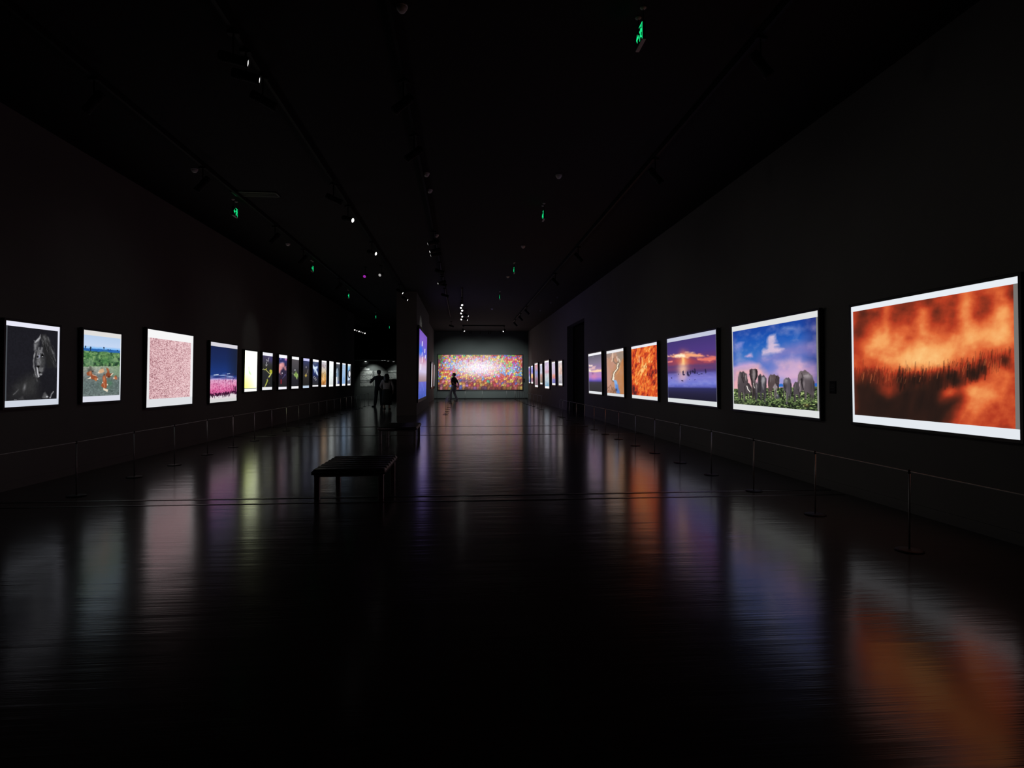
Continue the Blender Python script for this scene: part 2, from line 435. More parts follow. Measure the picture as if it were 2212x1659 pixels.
# ---- right wall pictures
FIRE_RAMP = [(0, (26, 20, 18)), (.2, (48, 28, 22)), (.38, (112, 42, 27)), (.52, (180, 60, 34)), (.66, (221, 102, 54)), (.82, (244, 160, 92)), (1, (253, 200, 128))]
def paint_fire(P):
    V(P, 1800, 560, 3.949)
    n = vnoise(P.X / 260 + P.Y / 500, P.Y / 420 - P.X / 900, 3, 5)
    n2 = vnoise(P.X / 70 + P.Y / 300, P.Y / 200, 5, 4)
    n3 = vnoise(P.X / 120 + P.Y / 260, P.Y / 90 - P.X / 300, 6, 5)
    b = .50 + (n - .5) * .34 + (n2 - .5) * .10 + (n3 - .5) * .26
    for x, y, rx, ry, k in [(360, 720, 110, 140, .28), (560, 690, 160, 120, .16), (800, 800, 300, 130, .26), (880, 800, 120, 90, .06), (1090, 720, 200, 120, .18),
                            (1350, 660, 200, 120, .34), (1450, 540, 90, 170, .22), (770, 520, 60, 130, .2), (450, 470, 40, 170, .14), (1140, 470, 60, 200, .2), (1430, 420, 90, 130, .12),
                            (560, 880, 160, 80, .2), (900, 880, 260, 70, .15),
                            (1350, 1140, 210, 160, .2), (1450, 960, 120, 130, .2), (1200, 1150, 90, 130, .1), (1490, 1340, 150, 120, -.03),
                            (950, 500, 130, 100, -.10), (1310, 400, 80, 90, -.12), (230, 600, 80, 150, -.14), (1530, 270, 70, 120, -.22), (230, 450, 100, 60, -.1), (640, 420, 100, 70, -.06), (960, 370, 120, 70, -.06)]:
        b += k * P.g(x, y, rx, ry)
    m = np.zeros_like(b)
    Q = Pic(2, 2); Q.X, Q.Y, Q.c = P.X, P.Y, np.zeros(P.X.shape + (3,))
    Q.poly([(150, 1035), (340, 990), (400, 1080), (480, 1140), (560, 1075), (690, 1040), (820, 1035), (900, 1005), (950, 1080), (940, 1190), (1095, 1190), (1010, 1330), (960, 1500), (150, 1500)], (1, 1, 1), 1, 90)
    for x, y, rx, ry in [(1050, 1040, 75, 60), (1205, 985, 55, 55), (1275, 935, 35, 50), (1465, 865, 45, 50), (1000, 1000, 60, 50), (700, 1040, 120, 60), (880, 1040, 50, 70)]:
        Q.blob(x, y, rx, ry, (1, 1, 1), .8)
    m = Q.c[..., 0]
    b = b * (1 - m) + (.10 + .18 * (n2 - .3)) * m
    b += .24 * P.g(470, 1110, 70, 70) * m + .2 * P.g(1000, 1140, 80, 40)
    P.c = P.ramp(np.clip(b, 0, 1), FIRE_RAMP)
    rs = random.Random(4)
    for _ in range(420):                     # burning grass stalks
        x = rs.uniform(180, 1515); yb = 1060 - 150 * max(0, (x - 850) / 650) + rs.uniform(-110, 40); L = rs.uniform(30, 95); k = rs.uniform(-6, 14)
        P.stroke([(x, yb), (x + k * .4, yb - L * .5), (x + k, yb - L)], rs.uniform(3, 8), (64, 28, 18), rs.uniform(.1, .4), 6)
    for _ in range(90):
        x = rs.uniform(540, 1300); yb = 1090 - 120 * max(0, (x - 850) / 650) + rs.uniform(-60, 40); L = rs.uniform(50, 120)
        P.stroke([(x, yb), (x + 8, yb - L)], rs.uniform(8, 16), (34, 22, 18), rs.uniform(.2, .55), 10)
    for _ in range(90):
        x = rs.uniform(200, 1450); yb = 1000 - 130 * max(0, (x - 850) / 650) + rs.uniform(-80, 60); L = rs.uniform(30, 80)
        P.stroke([(x, yb), (x + 10, yb - L)], rs.uniform(3, 7), (226, 124, 70), rs.uniform(.15, .4), 6)
def paint_ele(P):
    V(P, 1580, 660, 11.06)
    P.stops([(0, (24, 66, 160)), (.18, (28, 88, 182)), (.35, (56, 112, 192)), (.5, (92, 122, 200)), (.6, (160, 146, 205)), (.7, (224, 170, 195)), (.8, (226, 175, 205)), (1, (226, 175, 205))])
    P.mix(.55 * np.clip((P.u - .82) / .18, 0, 1) * (P.v < .72), (36, 44, 110)); P.mix(.5 * np.clip((.07 - P.u) / .07, 0, 1), (34, 52, 150))
    V(P, 1580, 660, 11.06, 46, 170, 3)
    n = P.noise(5, 4, 8, 5)
    P.mix((n - .42) * 1.3 * np.clip((P.v - .08) * 4, 0, 1) * (P.v < .6), (132, 150, 212))
    P.poly([(1050, 1050), (1300, 950), (1600, 890), (2060, 870), (2060, 1180), (1500, 1230), (1050, 1250)], (136, 126, 190), .85, 110)
    P.poly([(690, 1180), (1100, 1120), (1450, 1150), (1650, 1240), (1200, 1330), (800, 1420), (640, 1330)], (128, 126, 196), .8, 110)
    P.poly([(880, 760), (930, 705), (1055, 700), (1085, 760), (1110, 860), (1060, 890), (1140, 915), (1150, 955), (1050, 1000), (1260, 1015), (1180, 1090), (1000, 1130), (740, 1180), (730, 1090), (860, 990)], (216, 192, 216), .95, 40)
    P.blob(1010, 800, 60, 90, (232, 212, 222), .6)
    P.poly([(120, 940), (240, 870), (315, 880), (290, 1000), (200, 1060), (130, 1040)], (146, 148, 212), .8, 40)
    P.poly([(340, 1220), (470, 1145), (500, 1240), (400, 1250)], (202, 168, 212), .9, 25)
    P.poly([(1190, 560), (1260, 500), (1460, 480), (1500, 540), (1240, 560)], (110, 145, 205), .6, 40)
    P.poly([(40, 1490), (260, 1380), (500, 1345), (620, 1400), (720, 1440), (40, 1560)], (205, 165, 212), .9, 60)
    P.poly([(20, 1560), (640, 1410), (760, 1500), (900, 1700), (900, 2600), (20, 2600)], (240, 178, 180), .9, 80)
    P.poly([(1050, 1350), (1400, 1275), (1650, 1245), (1850, 1350), (2060, 1420), (2060, 2600), (1100, 2600)], (218, 172, 205), .75, 90)
    P.blob(1330, 1400, 170, 90, (216, 176, 200), .7); P.blob(1700, 1440, 120, 90, (232, 182, 200), .8)
    P.mix(.35 * np.clip((P.u - .85) / .15, 0, 1) * (P.v < .75), (70, 60, 130))
    n = P.noise(9, 10, 14, 5); P.mix((n - .5) * .9 * (P.v < .72), (226, 190, 214)); P.mix((.5 - n) * .9 * (P.v < .72) * (P.v > .15), (70, 100, 190))
    V(P, 1580, 790, 11.06)
    P.blob(980, 40, 70, 80, (120, 128, 200), .6); P.blob(1200, 360, 110, 110, (140, 152, 222), .7)
    P.poly([(1130, 440), (1190, 425), (1250, 440), (1260, 500), (1130, 500)], (28, 104, 200), .9, 12)
    P.poly([(1985, 420), (2070, 410), (2075, 500), (1985, 500)], (28, 100, 196), .9, 12)
    hz = 540 - (P.X - 40) / 2000 * 55
    gm = np.clip((P.Y - hz) / 20, 0, 1)
    gn = P.noise(60, 90, 21, 3); gb = P.noise(9, 12, 22, 3)
    gc = P.ramp(np.clip((gn - .5) * 1.9 + .42 + (gb - .5) * .5 - .25 * np.clip((P.Y - 720) / 260, 0, 1), 0, 1), [(0, (26, 32, 24)), (.3, (58, 72, 46)), (.55, (98, 118, 72)), (.8, (168, 190, 118)), (1, (205, 220, 150))])
    P.c = P.c * (1 - gm[..., None]) + gc * gm[..., None]
    V(P, 1580, 790, 11.06, 7, 40, 9)
    P.blob(1800, 940, 70, 40, (150, 130, 75), .5); P.blob(200, 880, 200, 60, (40, 42, 36), .7)
    D = lambda pts, c, s=10: P.poly(pts, c, 1, s)
    D([(1585, 420), (1600, 220), (1650, 120), (1720, 125), (1760, 90), (1820, 140), (1865, 165), (1700, 300), (1660, 420)], (104, 92, 95))
    P.blob(1650, 220, 40, 80, (126, 114, 116), .6)
    D([(155, 470), (165, 280), (210, 130), (250, 150), (290, 125), (330, 165), (375, 190), (395, 330), (400, 400), (440, 420), (490, 520), (490, 620), (440, 690), (448, 800), (428, 790), (420, 660), (330, 670), (342, 830), (300, 830), (288, 650), (240, 640), (232, 800), (200, 800), (195, 690), (175, 810), (165, 810), (165, 620)], (78, 70, 73))
    P.blob(215, 300, 40, 110, (104, 94, 96), .7); P.blob(300, 270, 35, 90, (56, 48, 50), .8); P.blob(350, 250, 22, 60, (128, 116, 116), .8)
    P.stroke([(372, 480), (400, 560), (450, 620)], 18, (238, 232, 224), 1, 6)
    D([(445, 130), (480, 65), (530, 78), (590, 65), (635, 130), (625, 260), (590, 340), (580, 420), (590, 560), (600, 700), (590, 830), (560, 820), (555, 640), (540, 800), (500, 800), (495, 500), (470, 330), (450, 230)], (62, 52, 54))
    D([(515, 90), (560, 85), (585, 180), (570, 300), (545, 430), (520, 330), (505, 200)], (132, 122, 124), 20)
    P.stroke([(535, 410), (545, 490), (565, 530)], 16, (225, 220, 212), .9, 6)
    D([(640, 250), (700, 190), (735, 245), (780, 210), (830, 280), (845, 400), (838, 700), (825, 870), (785, 870), (770, 650), (735, 660), (738, 810), (702, 810), (690, 640), (645, 640), (640, 800), (610, 860), (590, 850), (575, 640), (575, 430), (620, 390), (640, 430)], (66, 62, 68))
    D([(740, 260), (800, 270), (815, 340), (790, 440), (770, 560), (745, 470), (725, 360)], (158, 154, 160), 25); P.blob(780, 440, 18, 50, (70, 68, 74), .8)
    P.blob(610, 480, 26, 70, (140, 128, 128), .8)
    D([(885, 420), (900, 270), (940, 205), (990, 218), (1040, 195), (1085, 245), (1110, 225), (1158, 280), (1150, 400), (1135, 550), (1112, 550), (1090, 440), (1010, 500), (995, 590), (965, 620), (978, 800), (955, 800), (935, 610), (912, 640), (908, 780), (892, 700)], (84, 70, 70))
    P.blob(985, 300, 60, 80, (106, 94, 94), .7); P.blob(1120, 320, 22, 80, (50, 44, 48), .8)
    D([(1005, 500), (1050, 420), (1090, 470), (1092, 600), (1078, 790), (1045, 790), (1035, 600)], (142, 132, 134))
    D([(1080, 790), (1100, 660), (1140, 690), (1172, 775), (1130, 800)], (66, 66, 76)); P.blob(1110, 700, 12, 40, (170, 168, 172), .7)
    D([(1240, 440), (1260, 330), (1320, 280), (1345, 295), (1370, 275), (1420, 330), (1445, 450), (1452, 620), (1428, 720), (1412, 850), (1390, 670), (1368, 780), (1348, 920), (1308, 910), (1318, 760), (1300, 600), (1272, 590), (1264, 740), (1240, 740), (1250, 600)], (86, 80, 88))
    P.blob(1310, 370, 45, 60, (152, 146, 152), .8); P.blob(1340, 640, 22, 130, (112, 104, 110), .7); P.blob(1300, 480, 30, 60, (60, 56, 62), .7)
    D([(1480, 470), (1530, 380), (1620, 400), (1645, 600), (1662, 820), (1622, 835), (1600, 690), (1545, 690), (1552, 860), (1500, 870), (1496, 690), (1488, 600)], (80, 73, 77))
    D([(1640, 330), (1740, 190), (1790, 200), (1870, 175), (1940, 240), (1990, 400), (2000, 560), (1975, 700), (1962, 840), (1935, 840), (1930, 700), (1908, 890), (1888, 880), (1885, 680), (1810, 630), (1802, 800), (1758, 800), (1745, 600), (1690, 590), (1655, 640), (1618, 640), (1622, 560), (1650, 450)], (92, 83, 87))
    P.blob(1820, 250, 110, 60, (158, 148, 152), .9); P.blob(1700, 330, 25, 70, (44, 38, 42), .8); P.blob(1740, 430, 20, 90, (150, 140, 144), .7); P.blob(1920, 520, 60, 160, (60, 54, 58), .7); P.stroke([(1640, 380), (1650, 520), (1630, 620)], 18, (140, 130, 134), .7, 8)
    K, Lt = (30, 26, 28), (164, 154, 154)
    for pts, w_, a in [([(215, 640), (225, 800)], 16, .9), ([(262, 620), (268, 800)], 20, .6), ([(325, 480), (335, 660)], 14, .8), ([(385, 680), (392, 790)], 14, .6), ([(262, 170), (256, 280), (300, 400)], 14, .8), ([(395, 330), (380, 470)], 12, .7), ([(410, 430), (470, 540)], 30, .5),
                       ([(455, 90), (455, 220), (490, 330)], 30, .7), ([(612, 90), (618, 230), (585, 320)], 34, .75), ([(528, 560), (524, 800)], 14, .9), ([(570, 600), (575, 800)], 18, .6), ([(660, 640), (668, 800)], 12, .6), ([(690, 260), (690, 600)], 40, .5), ([(640, 450), (655, 640)], 16, .7), ([(752, 660), (752, 800)], 10, .6), ([(798, 640), (802, 840)], 12, .7), ([(835, 300), (838, 640)], 24, .5),
                       ([(900, 290), (892, 480)], 22, .45), ([(920, 630), (925, 780)], 10, .8), ([(1080, 240), (1072, 400), (1095, 470)], 14, .9), ([(1120, 420), (1130, 545)], 24, .8), ([(1060, 580), (1072, 780)], 14, .8), ([(1250, 600), (1250, 735)], 16, .6), ([(1285, 560), (1310, 640)], 14, .7), ([(1340, 650), (1350, 900)], 10, .8), ([(1395, 680), (1400, 840)], 10, .7), ([(1425, 420), (1430, 660)], 30, .45), ([(1260, 420), (1290, 540)], 26, .55),
                       ([(1510, 700), (1520, 860)], 12, .8), ([(1640, 640), (1640, 820)], 16, .6), ([(1600, 560), (1625, 640)], 18, .6), ([(1680, 310), (1690, 420), (1720, 560)], 26, .8), ([(1760, 640), (1768, 790)], 14, .5), ([(1815, 640), (1890, 690)], 20, .6), ([(1905, 700), (1905, 870)], 22, .8), ([(1948, 700), (1948, 830)], 14, .8), ([(1975, 380), (1985, 600)], 30, .5), ([(1720, 270), (1690, 180)], 20, .5)]:
        P.stroke(pts, w_, K, a, 10)
    for pts, w_, a in [([(195, 200), (180, 420)], 14, .5), ([(290, 180), (300, 260)], 10, .5), ([(300, 640), (306, 800)], 10, .45), ([(345, 240), (352, 350)], 16, .7), ([(510, 480), (512, 700)], 10, .4), ([(545, 120), (545, 300)], 18, .5), ([(600, 470), (600, 640)], 14, .5), ([(780, 300), (760, 420)], 20, .5), ([(815, 660), (812, 840)], 8, .5), ([(950, 240), (940, 380)], 18, .4), ([(958, 620), (965, 780)], 8, .4), ([(1040, 470), (1030, 600)], 12, .5), ([(1290, 330), (1340, 350)], 16, .6), ([(1330, 660), (1330, 900)], 10, .5), ([(1545, 420), (1520, 560)], 14, .4), ([(1650, 360), (1640, 480), (1660, 600)], 16, .6), ([(1740, 240), (1850, 220)], 26, .6), ([(1790, 640), (1786, 790)], 12, .4), ([(1630, 220), (1610, 360)], 14, .4)]:
        P.stroke(pts, w_, Lt, a, 14)
    P.stroke([(375, 480), (402, 560), (440, 605)], 16, (240, 234, 226), 1, 6)
    bl = P.noise(50, 60, 25, 3); P.mix(np.clip((P.Y - 740) / 60, 0, 1) * (P.Y < 900) * np.clip((bl - .5) * 5, 0, 1), (96, 118, 70))
def paint_sun(P):
    V(P, 1240, 680, 6.506)
    P.stops([(0, (66, 52, 116)), (.22, (78, 56, 128)), (.33, (98, 56, 112)), (.40, (128, 60, 92)), (.48, (112, 62, 104)), (.535, (76, 58, 116)), (.58, (96, 92, 172)), (.64, (126, 122, 206)), (.74, (112, 120, 208)), (.79, (88, 92, 178)), (.815, (44, 44, 92)), (.9, (36, 34, 62)), (1, (27, 25, 45))],
            P.v + .02 * (P.u - .5))
    V(P, 1240, 680, 6.506, 16, 60, 5)
    P.blob(1540, 640, 190, 60, (196, 72, 66), .85)
    P.blob(1540, 560, 60, 70, (235, 120, 90), .6); P.blob(1545, 640, 55, 80, (250, 150, 80), .9); P.stroke([(1530, 580), (1540, 690)], 40, (255, 214, 128), .8, 30)
    P.poly([(1335, 577), (1420, 560), (1540, 538), (1650, 536), (1780, 558), (1835, 586), (1740, 592), (1640, 578), (1590, 600), (1480, 592), (1400, 596)], (248, 168, 122), 1, 10)
    P.poly([(1420, 578), (1500, 548), (1560, 545), (1570, 590), (1430, 596)], (255, 240, 206), 1, 12)
    P.poly([(1730, 600), (1850, 604), (1920, 585), (2000, 588), (2000, 640), (1850, 652), (1740, 626)], (238, 122, 104), .95, 14)
    P.poly([(1310, 555), (1345, 577), (1310, 592)], (250, 190, 160), 1, 8); P.poly([(1310, 650), (1385, 636), (1385, 662), (1310, 664)], (240, 130, 120), 1, 8)
    for x, y, rx in [(1360, 560, 16), (1400, 552, 18), (1590, 526, 30), (1660, 530, 30), (1770, 548, 26), (1800, 570, 20), (1880, 575, 26), (1950, 580, 30), (1760, 612, 20), (1900, 640, 26), (1600, 600, 22), (1460, 600, 18)]:
        P.blob(x, y, rx, 9, (255, 196, 150) if x < 1700 else (244, 140, 116), .7)
    P.mix(.5 * (P.noise(10, 30, 44, 4) - .45) * (P.v > .56) * (P.v < .8), (200, 196, 236))
    P.poly([(1820, 660), (1960, 655), (1960, 672), (1830, 672)], (190, 84, 90), .8, 10)
    P.poly([(1320, 722), (1560, 712), (2000, 690), (2000, 735), (1600, 735), (1320, 765)], (84, 60, 112), .8, 24)
    P.blob(1530, 770, 70, 110, (246, 196, 168), .85); P.blob(1520, 880, 60, 60, (214, 172, 190), .6)
    rs = random.Random(2)
    for x, y, rx, ry in [(1538, 815, 10, 28), (1552, 830, 8, 12), (1605, 830, 12, 32), (1640, 815, 8, 30), (1665, 805, 14, 16), (1700, 790, 14, 36), (1690, 812, 12, 16), (1735, 810, 8, 14), (1845, 795, 10, 32), (1800, 835, 20, 6), (1760, 840, 14, 5), (1620, 850, 8, 14), (1528, 925, 14, 8), (1470, 835, 6, 8), (1380, 880, 6, 12), (1630, 915, 8, 5), (1700, 912, 8, 5)]:
        P.disc(x, y, rx, ry, (38, 32, 66), .9, .5)
def paint_orange(P):
    V(P, 1265, 740, 12.76)
    n = vnoise(P.X / 62 + P.Y / 260, P.Y / 150, 31, 4, .62); n2 = vnoise(P.X / 24 + P.Y / 90, P.Y / 60, 33, 3)
    b = .52 + (n - .5) * 1.0 + (n2 - .5) * .6
    for x, y, rx, ry, k in [(1550, 680, 200, 170, .25), (1730, 370, 130, 230, .25), (1480, 1000, 150, 220, .12), (1930, 450, 60, 250, -.25), (1840, 820, 120, 130, -.28), (1330, 1330, 70, 160, -.6), (1900, 1120, 80, 130, -.12), (1330, 560, 60, 160, -.14), (1500, 1250, 60, 150, .25), (1900, 1330, 100, 120, .08)]:
        b += k * P.g(x, y, rx, ry)
    P.c = P.ramp(np.clip(b, 0, 1), [(0, (74, 30, 32)), (.22, (138, 42, 32)), (.42, (206, 66, 30)), (.62, (232, 106, 42)), (.82, (248, 150, 66)), (1, (255, 206, 130))])
    P.stroke([(1465, 380), (1475, 550)], 26, (255, 205, 150), .8, 14); P.stroke([(1545, 420), (1570, 560)], 40, (255, 190, 110), .7, 20)
    rs = random.Random(9)
    for _ in range(70):
        x, y = rs.uniform(1280, 1980), rs.uniform(500, 1300); L = rs.uniform(25, 80)
        P.stroke([(x, y), (x + rs.uniform(-14, 8), y + L)], rs.uniform(8, 16), (120, 34, 26), rs.uniform(.4, .85), 8)
def paint_river(P):
    V(P, 1265, 740, 12.76, 14, 50, 6)
    P.c = P.ramp(np.clip(P.u * .9 + (P.noise(6, 8, 41, 4) - .5) * .7, 0, 1), [(0, (196, 148, 132)), (.5, (190, 138, 104)), (1, (186, 122, 70))])
    tn = P.noise(6, 26, 42, 3); P.mix(np.clip(1 - (P.v) / .17, 0, 1) * (tn > .5), (112, 102, 98)); P.mix(.6 * np.clip(1 - P.v / .2, 0, 1), (178, 158, 150))
    P.poly([(860, 300), (1040, 240), (1045, 420), (960, 560), (880, 570)], (152, 136, 122), .85, 30)
    P.stroke([(740, 300), (738, 440), (720, 520)], 34, (236, 205, 180), .85, 14)
    P.stroke([(760, 440), (770, 520), (830, 590), (900, 560)], 30, (134, 114, 98), .9, 12)
    P.stroke([(860, 400), (890, 500)], 40, (226, 196, 186), .8, 16); P.stroke([(910, 440), (945, 500), (945, 550)], 16, (232, 222, 190), .9, 8)
    P.poly([(880, 640), (940, 560), (965, 600), (920, 720), (880, 780)], (146, 128, 112), .9, 18)
    P.stroke([(900, 600), (865, 660), (885, 725), (785, 835), (760, 950), (738, 1010), (765, 1060)], 62, (128, 104, 84), .9, 20)
    P.stroke([(960, 650), (930, 760), (860, 880)], 22, (224, 160, 104), .7, 14)
    P.stroke([(905, 585), (868, 655), (885, 720), (790, 830), (770, 950), (745, 1010), (775, 1050)], 26, (246, 236, 212), 1, 8)
    P.stroke([(770, 960), (765, 1030)], 44, (246, 238, 220), .9, 14)
    P.poly([(765, 1040), (840, 1035), (872, 1110), (895, 1240), (945, 1400), (868, 1400), (832, 1270), (800, 1140)], (134, 178, 232), 1, 8)
    P.poly([(835, 1170), (880, 1180), (945, 1400), (866, 1400)], (70, 112, 196), .85, 40); P.blob(850, 1310, 22, 40, (36, 36, 60), .8)
    rs = random.Random(12)
    for x, y in [(620, 1250), (680, 1200), (720, 1280), (640, 1330), (760, 1260), (800, 1340), (700, 1360)]:
        P.stroke([(x - 30, y + 50), (x, y - 30), (x + 40, y + 40)], 14, (120, 84, 60), .7, 10)
    P.blob(780, 1340, 60, 60, (110, 76, 56), .5)
def paint_purple(P):
    V(P, 1265, 740, 12.76, 22, 60, 8)
    P.stops([(0, (100, 96, 110)), (.2, (130, 120, 142)), (.33, (146, 122, 164)), (.42, (186, 150, 176)), (.5, (176, 132, 190)), (.6, (186, 128, 190)), (.66, (136, 108, 204)), (.715, (84, 74, 160)), (.745, (58, 54, 78)), (.8, (56, 54, 60)), (1, (48, 47, 50))])
    P.blob(240, 930, 70, 90, (228, 136, 170), .6)
    n = P.noise(4, 14, 51, 3)
    P.poly([(80, 595), (190, 605), (185, 645), (80, 650)], (255, 226, 214), .95, 12); P.poly([(80, 680), (150, 690), (200, 640), (290, 640), (260, 720), (80, 730)], (240, 196, 190), .8, 18)
    P.poly([(80, 720), (150, 765), (300, 745), (445, 725), (445, 790), (260, 805), (120, 790), (80, 800)], (255, 214, 178), 1, 12)
    P.blob(105, 760, 40, 40, (255, 246, 236), .9); P.blob(190, 840, 30, 20, (120, 70, 110), .6); P.blob(200, 388, 8, 6, (235, 225, 240), .8)
WARM = (226, 228, 230)
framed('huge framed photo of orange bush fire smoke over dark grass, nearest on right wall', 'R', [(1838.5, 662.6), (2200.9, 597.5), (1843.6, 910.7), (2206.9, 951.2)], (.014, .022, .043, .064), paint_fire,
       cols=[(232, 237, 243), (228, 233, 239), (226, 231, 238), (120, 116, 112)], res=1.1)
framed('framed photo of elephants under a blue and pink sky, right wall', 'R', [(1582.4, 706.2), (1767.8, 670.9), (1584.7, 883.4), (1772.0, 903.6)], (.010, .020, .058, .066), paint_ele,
       white=WARM, cols=[(224, 226, 226), (222, 224, 224), (200, 202, 202), (128, 128, 124)], res=2.0)  # right mount strip greyed: shade painted where the lamp misses it
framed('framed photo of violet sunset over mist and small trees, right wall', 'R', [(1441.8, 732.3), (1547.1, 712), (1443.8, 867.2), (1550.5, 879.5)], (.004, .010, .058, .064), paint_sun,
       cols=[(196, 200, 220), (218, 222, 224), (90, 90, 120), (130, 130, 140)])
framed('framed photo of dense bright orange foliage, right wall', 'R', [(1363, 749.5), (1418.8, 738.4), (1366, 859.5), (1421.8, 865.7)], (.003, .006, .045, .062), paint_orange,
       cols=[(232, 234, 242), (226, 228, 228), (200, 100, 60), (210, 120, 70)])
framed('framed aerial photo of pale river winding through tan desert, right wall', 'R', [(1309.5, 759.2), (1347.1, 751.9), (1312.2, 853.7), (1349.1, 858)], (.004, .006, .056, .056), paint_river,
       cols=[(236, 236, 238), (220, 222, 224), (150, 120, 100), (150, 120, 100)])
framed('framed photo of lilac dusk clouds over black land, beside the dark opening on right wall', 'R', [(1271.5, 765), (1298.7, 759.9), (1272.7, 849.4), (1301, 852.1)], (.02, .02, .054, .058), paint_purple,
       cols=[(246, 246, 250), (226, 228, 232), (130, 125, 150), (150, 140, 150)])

# far part of the right wall, seven narrow-looking pictures
def stripe(st, seed, tint=None, sx=5, sy=10, k=.25):
    def f(P):
        P.stops(st); n = P.noise(sx, sy, seed, 3); P.mix((n - .5) * 2 * k, tint if tint else (255, 255, 255)); P.mix((.5 - n) * 2 * k, (60, 50, 60))
    return f
FARR = [
 ('framed photo with pale grey snow and orange left edge, nearest beyond the dark opening', [(1205.6, 781.5), (1214.8, 779), (1207.2, 831.6), (1215.4, 833)], stripe([(0, (225, 215, 218)), (.3, (232, 200, 186)), (.55, (226, 190, 180)), (.6, (205, 200, 206)), (1, (160, 158, 166))], 61)),
 ('framed photo with lilac sky and orange glow at lower left, second beyond the dark opening', [(1191.8, 783), (1200, 781), (1193, 831), (1200.3, 832.3)], stripe([(0, (205, 195, 220)), (.5, (206, 186, 214)), (.62, (226, 150, 130)), (.74, (200, 130, 140)), (.82, (120, 116, 190)), (1, (110, 112, 180))], 62)),
 ('tallest framed photo with lilac sky and icy blue foreground, beyond the dark opening', [(1176, 780.4), (1186.3, 778.6), (1177.6, 838), (1187, 839.6)], stripe([(0, (206, 192, 222)), (.3, (214, 190, 216)), (.4, (210, 160, 176)), (.5, (206, 208, 216)), (.75, (190, 206, 214)), (1, (110, 160, 190))], 63)),
 ('slim framed photo fading from pale blue to brown, between two taller ones', [(1165.8, 787.2), (1171.7, 786), (1167.3, 829.4), (1172.3, 830.3)], stripe([(0, (196, 200, 225)), (.45, (196, 198, 216)), (.58, (190, 140, 130)), (.8, (150, 126, 120)), (1, (120, 116, 90))], 64)),
 ('framed photo of pink sky over dark mottled ground, third from the far wall', [(1153.9, 786), (1162.3, 784), (1156, 835.4), (1162.6, 836.6)], stripe([(0, (216, 150, 150)), (.2, (200, 150, 170)), (.38, (130, 150, 206)), (.55, (150, 140, 186)), (.7, (150, 116, 130)), (1, (116, 92, 104))], 65)),
 ('framed photo with blue top and golden centre, second from the far wall', [(1146, 791), (1151.6, 789.5), (1147.8, 827.9), (1152, 828.9)], stripe([(0, (170, 180, 240)), (.3, (110, 110, 200)), (.42, (150, 140, 206)), (.52, (240, 200, 130)), (.7, (222, 160, 110)), (.8, (110, 60, 90)), (1, (190, 150, 170))], 66)),
 ('narrowest framed photo in blue and magenta, right against the far wall corner', [(1141.7, 792.7), (1145, 791.6), (1142.8, 827.2), (1145.6, 828)], stripe([(0, (170, 160, 230)), (.2, (110, 90, 190)), (.35, (190, 90, 150)), (.5, (110, 100, 190)), (.7, (190, 200, 240)), (1, (80, 100, 190))], 67))]
for lb, cr, pf in FARR:
    framed(lb, 'R', cr, (.03, .05, .05, .075), pf, white=(250, 250, 252), res=2.2, frame_w=.05)

